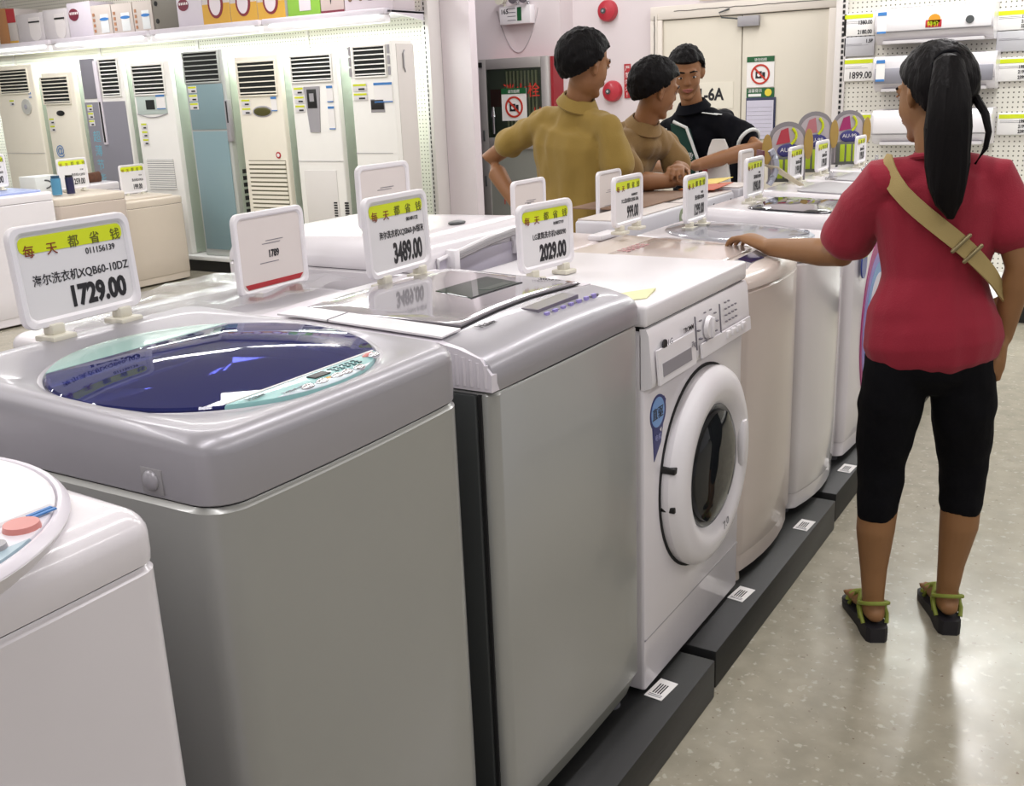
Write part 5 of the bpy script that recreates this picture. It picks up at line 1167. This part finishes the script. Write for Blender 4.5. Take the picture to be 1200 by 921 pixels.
# T-shirt
bm = BM()
limb(bm, [(-.444, 2.62, .80), (-.446, 2.622, .87), (-.451, 2.628, .95), (-.452, 2.63, 1.05), (-.452, 2.625, 1.13), (-.455, 2.62, 1.175), (-.462, 2.622, 1.21)], [(.160, .108), (.150, .102), (.122, .090), (.132, .096), (.150, .096), (.135, .080), (.065, .055)], side=S)
limb(bm, [(-.44, 2.62, .790), (-.444, 2.62, .83)], [(.166, .111), (.160, .109)], side=S)
limb(bm, [(-.50, 2.60, 1.180), (-.572, 2.568, 1.178), lerp(shL, elL, .35)+V((.0, 0, 0)), lerp(shL, elL, .74)], [.056, .058, .062, .068])
limb(bm, [(-.41, 2.64, 1.180), (-.340, 2.67, 1.175), lerp(shR, elR, .35), lerp(shR, elR, .60)], [.056, .056, .055, .056])
sh = remesh('t_shirt', bm, .006, redc, r_, smooth=5); wrinkle(sh, .0075, 11, axis=(1, 1, .75), seed=3)
quick('neck_band', redc, r_, lambda b: tube(b, [V((-.464, 2.622, 1.225))+S*(.060*math.cos(a))+F*(.054*math.sin(a))+U*(-.012*math.sin(a)) for a in [2*PI*i/28 for i in range(28)]], .008, 8, True), True)
# trousers
bm = BM()
limb(bm, [(-.445, 2.62, .748), (-.445, 2.62, .78), (-.445, 2.62, .82)], [(.148, .098), (.152, .104), (.140, .098)], side=S)
limb(bm, [(-.512, 2.592, .74), (-.521, 2.582, .62), (-.533, 2.585, .47), (-.531, 2.577, .39), (-.5325, 2.568, .348)], [.078, .078, .062, .055, .053])
limb(bm, [(-.376, 2.650, .74), (-.364, 2.668, .62), (-.357, 2.70, .47), (-.353, 2.695, .39), (-.352, 2.692, .352)], [.078, .078, .062, .055, .053])
tr = remesh('cropped_trousers', bm, .006, blackc, r_, smooth=4); wrinkle(tr, .004, 16, axis=(1, 1, 1.4), seed=9)
# hair
thr = lambda y, x: (.45 if y > .5 else (.45*(y-.05)/.45-.12 if y > .05 else (-.16-.62*min(1, (.05-y)/.35))))
bm = hairball('hair', r_, hc+ax[2]*.018-ax[1]*.012, ax, (.082, .102, .100), thr, 1.0, seed=2, rough=.003)
hb = mesh_ob('hair', bm, hairm, r_, True)
pt = V((-.445, 2.575, 1.435))
def pony(b):
    pts = [V((-.455, 2.60, 1.440)), V((-.438, 2.548, 1.430)), V((-.428, 2.522, 1.375)), V((-.424, 2.512, 1.30)), V((-.418, 2.508, 1.22)), V((-.413, 2.505, 1.175)), V((-.408, 2.505, 1.135)), V((-.403, 2.51, 1.105))]
    rad = [(.024, .022), (.034, .030), (.044, .034), (.048, .034), (.046, .031), (.040, .026), (.028, .018), (.008, .007)]
    limb(b, pts, rad, side=S, n=40)
    for v in b.verts:
        a = math.atan2((v.co-V((-.42, 2.51, v.co.z))).dot(F), (v.co-V((-.42, 2.51, v.co.z))).dot(S))
        k = noise.noise(V((a*6, v.co.z*3, 1.7)))*.005+noise.noise(V((a*14, v.co.z*4, 5)))*.002
        dd = V((v.co.x+.42, v.co.y-2.51, 0)); 
        if dd.length > .005: v.co += dd.normalized()*k
quick('ponytail', hairm, r_, pony, True)
quick('hair_tie', blackc, r_, lambda b: tube(b, [V((-.446, 2.575, 1.438))+S*(.028*math.cos(a))+V((.1, .35, .93)).normalized()*(.026*math.sin(a)) for a in [2*PI*i/18 for i in range(18)]], .006, 8, True), True)
quick('loose_lock', hairm, r_, lambda b: tube(b, [(-.388, 2.62, 1.36), (-.362, 2.60, 1.325), (-.350, 2.59, 1.285), (-.353, 2.585, 1.25), (-.372, 2.585, 1.215)], [.010, .009, .007, .006, .003], 8), True)
# bag strap across the back
def strapf(b):
    ctl = [(-150, 1.155, .93), (-110, 1.215, .80), (-72, 1.222, .86), (-45, 1.165, .98), (-18, 1.105, 1.04), (8, 1.045, 1.04), (33, .985, 1.02), (60, .925, 1.02), (90, .88, 1.05), (120, .85, 1.08)]
    dense = []
    for i in range(len(ctl)-1):
        for q in range(6):
            t = q/6; dense.append(tuple(ctl[i][k]*(1-t)+ctl[i+1][k]*t for k in range(3)))
    cen = V((-.452, 2.628, 0)); P_ = []
    for ph, z, k in dense:
        a = math.radians(ph); P_.append((cen+S*(math.sin(a)*.156*k)-F*(math.cos(a)*.106*k)+U*z, (S*math.sin(a)-F*math.cos(a)+U*(.5 if z > 1.16 else .1)).normalized()))
    R = []
    for i, (p, nrm) in enumerate(P_):
        d = (P_[min(len(P_)-1, i+1)][0]-P_[max(0, i-1)][0]).normalized(); sd = d.cross(nrm).normalized(); nrm = sd.cross(d)
        R.append([p+sd*.020, p+sd*.020+nrm*.004, p-sd*.020+nrm*.004, p-sd*.020])
    loft(b, R)
st = quick('bag_strap', strap, r_, strapf, True)
quick('strap_slider', buckle, st, lambda b: [limb(b, [P_-S*.018-F*.0-U*.016, P_+S*.016+U*.020], [.005, .005]) for P_ in (V((-.452, 2.628, 0))+S*(math.sin(math.radians(a_))*.170)-F*(math.cos(math.radians(a_))*.118)+U*z_ for a_, z_ in ((10, 1.04), (20, 1.015)))], True)
# sandals
for A, fd in ((V((-.527, 2.562, 0)), V((-.47, .88, 0)).normalized()), (V((-.366, 2.690, 0)), V((-.38, .925, 0)).normalized())):
    sd = V((fd.y, -fd.x, 0))
    def sole(b):
        st_ = [(-.062, .018, .040), (-.052, .027, .041), (-.02, .031, .040), (.03, .030, .033), (.08, .036, .024), (.13, .042, .020), (.165, .036, .018), (.182, .018, .018)]
        R = []
        for x, w_, z in st_:
            c = A+fd*x; R.append([c-sd*w_, c+sd*w_, c+sd*(w_+.001)+V((0, 0, z*.6)), c+sd*w_+V((0, 0, z)), c-sd*w_+V((0, 0, z)), c-sd*(w_+.001)+V((0, 0, z*.6))])
        loft(b, R)
    s_ = quick('sandal', solem, r_, sole, True)
    def straps(b):
        lim = lambda pts, q: limb(b, pts, q, side=U)
        z = V((0, 0, 1))
        ringp = [A-fd*.008+fd*(.036*math.cos(a))+sd*(.036*math.sin(a))+z*(.088-.016*math.cos(a)) for a in [2*PI*i/20 for i in range(20)]]
        tube(b, ringp, .0055, 8, True)
        for q in (-1, 1):
            tube(b, [A+sd*q*.030+fd*.0+z*.040, A+sd*q*.034+fd*.005+z*.070, A+sd*q*.020+fd*.045+z*.094, A-sd*q*.022+fd*.075+z*.078, A-sd*q*.036+fd*.09+z*.035], .006, 8)
            tube(b, [A+sd*q*.030-fd*.03+z*.040, A+sd*q*.034-fd*.015+z*.06, A+sd*q*.030+fd*.02+z*.085], .0055, 8)
        tube(b, [A+sd*(.034*math.cos(a))+fd*.115+z*(.034+.026*math.sin(a)) for a in [PI*i/10 for i in range(11)]], .007, 8)
    quick('strap', lime, s_, straps, True)

def man(label, base, rz, hc, hf, hu, neck, tor, trad, arms, legs, cloth, trous, sk, collar=None, hk=1.0, seed=0, sleeve=.62, hands=(), hemcol=None, S=None):
    r_ = T('person', label, 'person', base, rz)
    ax = axes(hf, hu); bm = BM(); hc = V(hc)
    head_prims(bm, hc, ax, hk)
    limb(bm, [neck[0], lerp(neck[0], neck[1], .5), neck[1]], [.060, .052, .052])
    limb(bm, tor, [(a*.80, b_*.72) for a, b_ in trad], side=S)
    for sh, el, wr, h in arms:
        sh, el, wr = V(sh), V(el), V(wr); cen = lerp(tor[-1], sh, .4); cen.z = sh.z
        limb(bm, [cen, sh, lerp(sh, el, .5), el, lerp(el, wr, .3), lerp(el, wr, .65), wr], [.040, .042, .040, .038, .041, .034, (.028, .023)])
        hand(bm, wr, *h[:2], h[2], 1.0, curl=h[3], spread=.08, thumb_out=.5)
    for L in legs: limb(bm, L, [.075, .07, .055, .05, .036])
    for L in legs:
        a = V(L[-1]); f_ = V((hf[0]*.3+math.sin(-rz), math.cos(rz), 0)).normalized(); f_ = V((-math.sin(rz), math.cos(rz), 0)); limb(bm, [a, a+V((0, 0, -.03)), a+V((0, 0, -.04))+f_*.1], [.035, .035, .028])
    body = remesh('body', bm, .0055, sk, r_, smooth=4)
    face_parts(r_, hc, ax, hk)
    mesh_ob('hair', hairball('hair', r_, hc+ax[2]*.022*hk-ax[1]*.012*hk, ax, (.090, .112, .106), man_thr, hk, seed=seed, rough=.006), hairs, r_, True)
    bm = BM(); limb(bm, tor, trad, side=S)
    limb(bm, [V(tor[-1])+V((0, 0, -.02)), lerp(neck[0], neck[1], .22)], [.085, .066])
    for sh, el, wr, h in arms:
        sh, el = V(sh), V(el); cen = lerp(tor[-1], sh, .35); cen.z = sh.z-.01
        nb = lerp(neck[0], neck[1], .12)
        limb(bm, [nb, lerp(nb, sh, .5)+V((0, 0, -.012)), sh+V((0, 0, -.006))], [.064, .060, .060])
        limb(bm, [cen, sh+V((0, 0, -.005)), lerp(sh, el, sleeve*.55), lerp(sh, el, sleeve)], [.060, .063, .062, .066])
    sh_ = remesh('polo_shirt', bm, .0065, cloth, r_, smooth=14); wrinkle(sh_, .016, 10, axis=(1.2, 1.2, .3), seed=seed+5)
    n0 = lerp(neck[0], neck[1], .44); nd = (V(neck[1])-V(neck[0])).normalized(); s2 = V(S); s2 = (s2-nd*s2.dot(nd)).normalized(); f2 = nd.cross(s2)
    def coll(b):
        R = []
        for rad, h in ((.060, .014), (.065, .017), (.090, -.022), (.084, -.030)):
            R.append([n0+nd*h+s2*(rad*math.cos(a))+f2*(rad*.92*math.sin(a)) for a in [2*PI*i/32 for i in range(32)]])
        R.append(R[0]); loft(b, R, False, False)
    quick('collar', collar or cloth, r_, coll, True)
    if hemcol:
        for sh, el, wr, h in arms:
            sh, el = V(sh), V(el); d = (el-sh).normalized(); s3, t3 = frame_of(d); c_ = lerp(sh, el, sleeve+.11)
            quick('sleeve_hem', hemcol, r_, lambda b: tube(b, [c_+s3*(.060*math.cos(a))+t3*(.060*math.sin(a)) for a in [2*PI*i/24 for i in range(24)]], .009, 8, True), True)
    bm = BM(); p0 = V(tor[0]); limb(bm, [p0+V((0, 0, -.10)), p0+V((0, 0, .02))], [(.16, .115), (.16, .115)], side=S)
    for L in legs: limb(bm, L[:-1]+[lerp(L[-2], L[-1], .8)], [.10, .09, .078, .07, .065])
    remesh('trousers', bm, .010, trous, r_, smooth=3)
    for L in legs:
        a = V(L[-1]); a.z = 0; f_ = V((-math.sin(rz), math.cos(rz), 0)); s_ = V((f_.y, -f_.x, 0))
        quick('shoe', black, r_, lambda b: limb(b, [a-f_*.05+V((0, 0, .042)), a+f_*.05+V((0, 0, .040)), a+f_*.17+V((0, 0, .032))], [(.04, .04), (.045, .038), (.042, .03)], side=s_), True)
    return r_, ax, hc

trous_m = mat('dark_trousers', '#1d2130', .85, bump=.3, bscale=200)
# ---- man in the mustard khaki polo, back to us, hand on hip
r_, ax, hc = man('man seen from behind in a mustard khaki polo shirt, hand on hip, head turned right', (-2.07, 3.78, 0), -.12,
    (-1.965, 3.72, 1.500), (.42, .90, -.14), (.10, .0, 1), [(-2.035, 3.765, 1.31), (-1.985, 3.735, 1.44)],
    [(-2.06, 3.80, .88), (-2.06, 3.80, 1.0), (-2.06, 3.79, 1.10), (-2.06, 3.78, 1.20), (-2.05, 3.77, 1.265), (-2.045, 3.765, 1.285)], [(.195, .130), (.185, .125), (.188, .125), (.200, .125), (.180, .105), (.085, .07)],
    [((-2.235, 3.80, 1.275), (-2.50, 3.83, 1.13), (-2.33, 3.76, .955), ((.75, .15, -.6), (.3, .3, .6), 1, .5)),
     ((-1.875, 3.735, 1.255), (-1.80, 3.72, 1.00), (-1.90, 3.95, .96), ((-.2, .9, 0), (0, 0, -1), 1, .5))],
    [[(-2.15, 3.81, .86), (-2.16, 3.80, .62), (-2.165, 3.80, .46), (-2.165, 3.81, .30), (-2.165, 3.81, .08)], [(-1.98, 3.80, .86), (-1.97, 3.79, .62), (-1.965, 3.79, .46), (-1.965, 3.80, .30), (-1.965, 3.80, .08)]],
    khaki, trous_m, skin2, hk=1.06, seed=1, S=(.96, -.28, 0), sleeve=.55)
# ---- second man in brown khaki, leaning on the cartons
r_, ax, hc = man('man in a brown khaki polo leaning with folded forearms on the cartons, face turned away', (-2.10, 4.22, 0), -1.2,
    (-1.840, 4.10, 1.398), (.62, .76, -.2), (.18, -.05, 1), [(-1.93, 4.14, 1.20), (-1.86, 4.11, 1.34)],
    [(-2.12, 4.22, .86), (-2.10, 4.21, .96), (-2.05, 4.19, 1.06), (-1.99, 4.165, 1.14), (-1.945, 4.145, 1.18), (-1.925, 4.137, 1.195)], [(.17, .12), (.17, .12), (.175, .125), (.185, .120), (.165, .10), (.08, .065)],
    [((-1.965, 4.00, 1.175), (-1.86, 3.93, 1.035), (-1.74, 4.06, 1.025), ((.75, .65, -.02), (0, 0, -1), -1, .6)),
     ((-1.88, 4.31, 1.17), (-1.80, 4.30, 1.04), (-1.76, 4.15, 1.075), ((.3, -.9, .0), (0, 0, -1), 1, .7))],
    [[(-2.14, 4.14, .84), (-2.13, 4.13, .62), (-2.14, 4.13, .46), (-2.16, 4.13, .30), (-2.17, 4.13, .08)], [(-2.11, 4.32, .84), (-2.10, 4.33, .62), (-2.11, 4.33, .46), (-2.13, 4.33, .30), (-2.14, 4.33, .08)]],
    khaki2, trous_m, skin2, hk=1.02, seed=4, S=(.38, -.92, 0), sleeve=.72)
0 and quick('placket', mat('placket_shadow', '#4d3a22', .9), r_, lambda b: limb(b, [(-1.855, 4.045, 1.225), (-1.868, 4.035, 1.15)], [(.006, .004), (.006, .004)]), True)
# ---- third man in black polo, facing us
r_, ax, hc = man('man in a black polo shirt with white shoulder stripes, facing the camera', (-1.98, 5.05, 0), 2.7,
    (-2.035, 4.90, 1.462), (.42, -.85, -.28), (.0, -.12, 1), [(-2.02, 4.98, 1.24), (-2.035, 4.93, 1.40)],
    [(-1.99, 5.06, .86), (-1.99, 5.05, .97), (-1.99, 5.03, 1.08), (-1.99, 5.01, 1.17), (-2.0, 5.0, 1.215), (-2.01, 4.99, 1.235)], [(.175, .12), (.175, .12), (.18, .125), (.195, .120), (.175, .10), (.08, .065)],
    [((-1.85, 4.96, 1.215), (-1.655, 4.86, 1.105), (-1.86, 4.60, 1.045), ((-.9, -.3, 0), (0, 0, -1), -1, .4)),
     ((-2.17, 5.02, 1.20), (-2.24, 4.86, 1.04), (-2.02, 4.66, 1.03), ((.7, -.6, 0), (0, 0, -1), 1, .5))],
    [[(-1.90, 5.08, .84), (-1.89, 5.08, .62), (-1.89, 5.08, .46), (-1.89, 5.09, .30), (-1.89, 5.09, .08)], [(-2.08, 5.08, .84), (-2.09, 5.08, .62), (-2.09, 5.08, .46), (-2.09, 5.09, .30), (-2.09, 5.09, .08)]],
    navyc, trous_m, skin2, hk=1.02, seed=8, S=(.93, .36, 0), sleeve=.60, hemcol=whitec)
quick('shoulder_stripe', whitec, r_, lambda b: [limb(b, [(-1.955+.012*i, 4.915+.028*i, 1.272-.001*i), (-1.875+.012*i, 4.900+.028*i, 1.262-.001*i)], [(.009, .003)]*2, side=(.3, .95, 0)) for i in (0, 1)], True)
g_ = quick('green_front_panel', greenc, r_, lambda b: loft(b, [[V((-2.10, 4.86+dy, 1.225)), V((-2.00, 4.855+dy, 1.20)), V((-1.95, 4.86+dy, 1.04)), V((-1.965, 4.87+dy, .95)), V((-2.06, 4.87+dy, .95))] for dy in (0, .012)]), True)
quick('white_piping', whitec, g_, lambda b: (tube(b, [(-2.08, 4.85, 1.235), (-2.01, 4.847, 1.205), (-1.95, 4.852, 1.05), (-1.962, 4.862, .95)], .008, 8), tube(b, [(-2.13, 4.86, 1.20), (-2.09, 4.86, 1.06), (-2.05, 4.865, .95)], .012, 8)), True)
text(g_, '家电', (-2.045, 4.852, 1.08), (1, 0, -.4), (.4, 0, 1), .035, whitec, world=True)
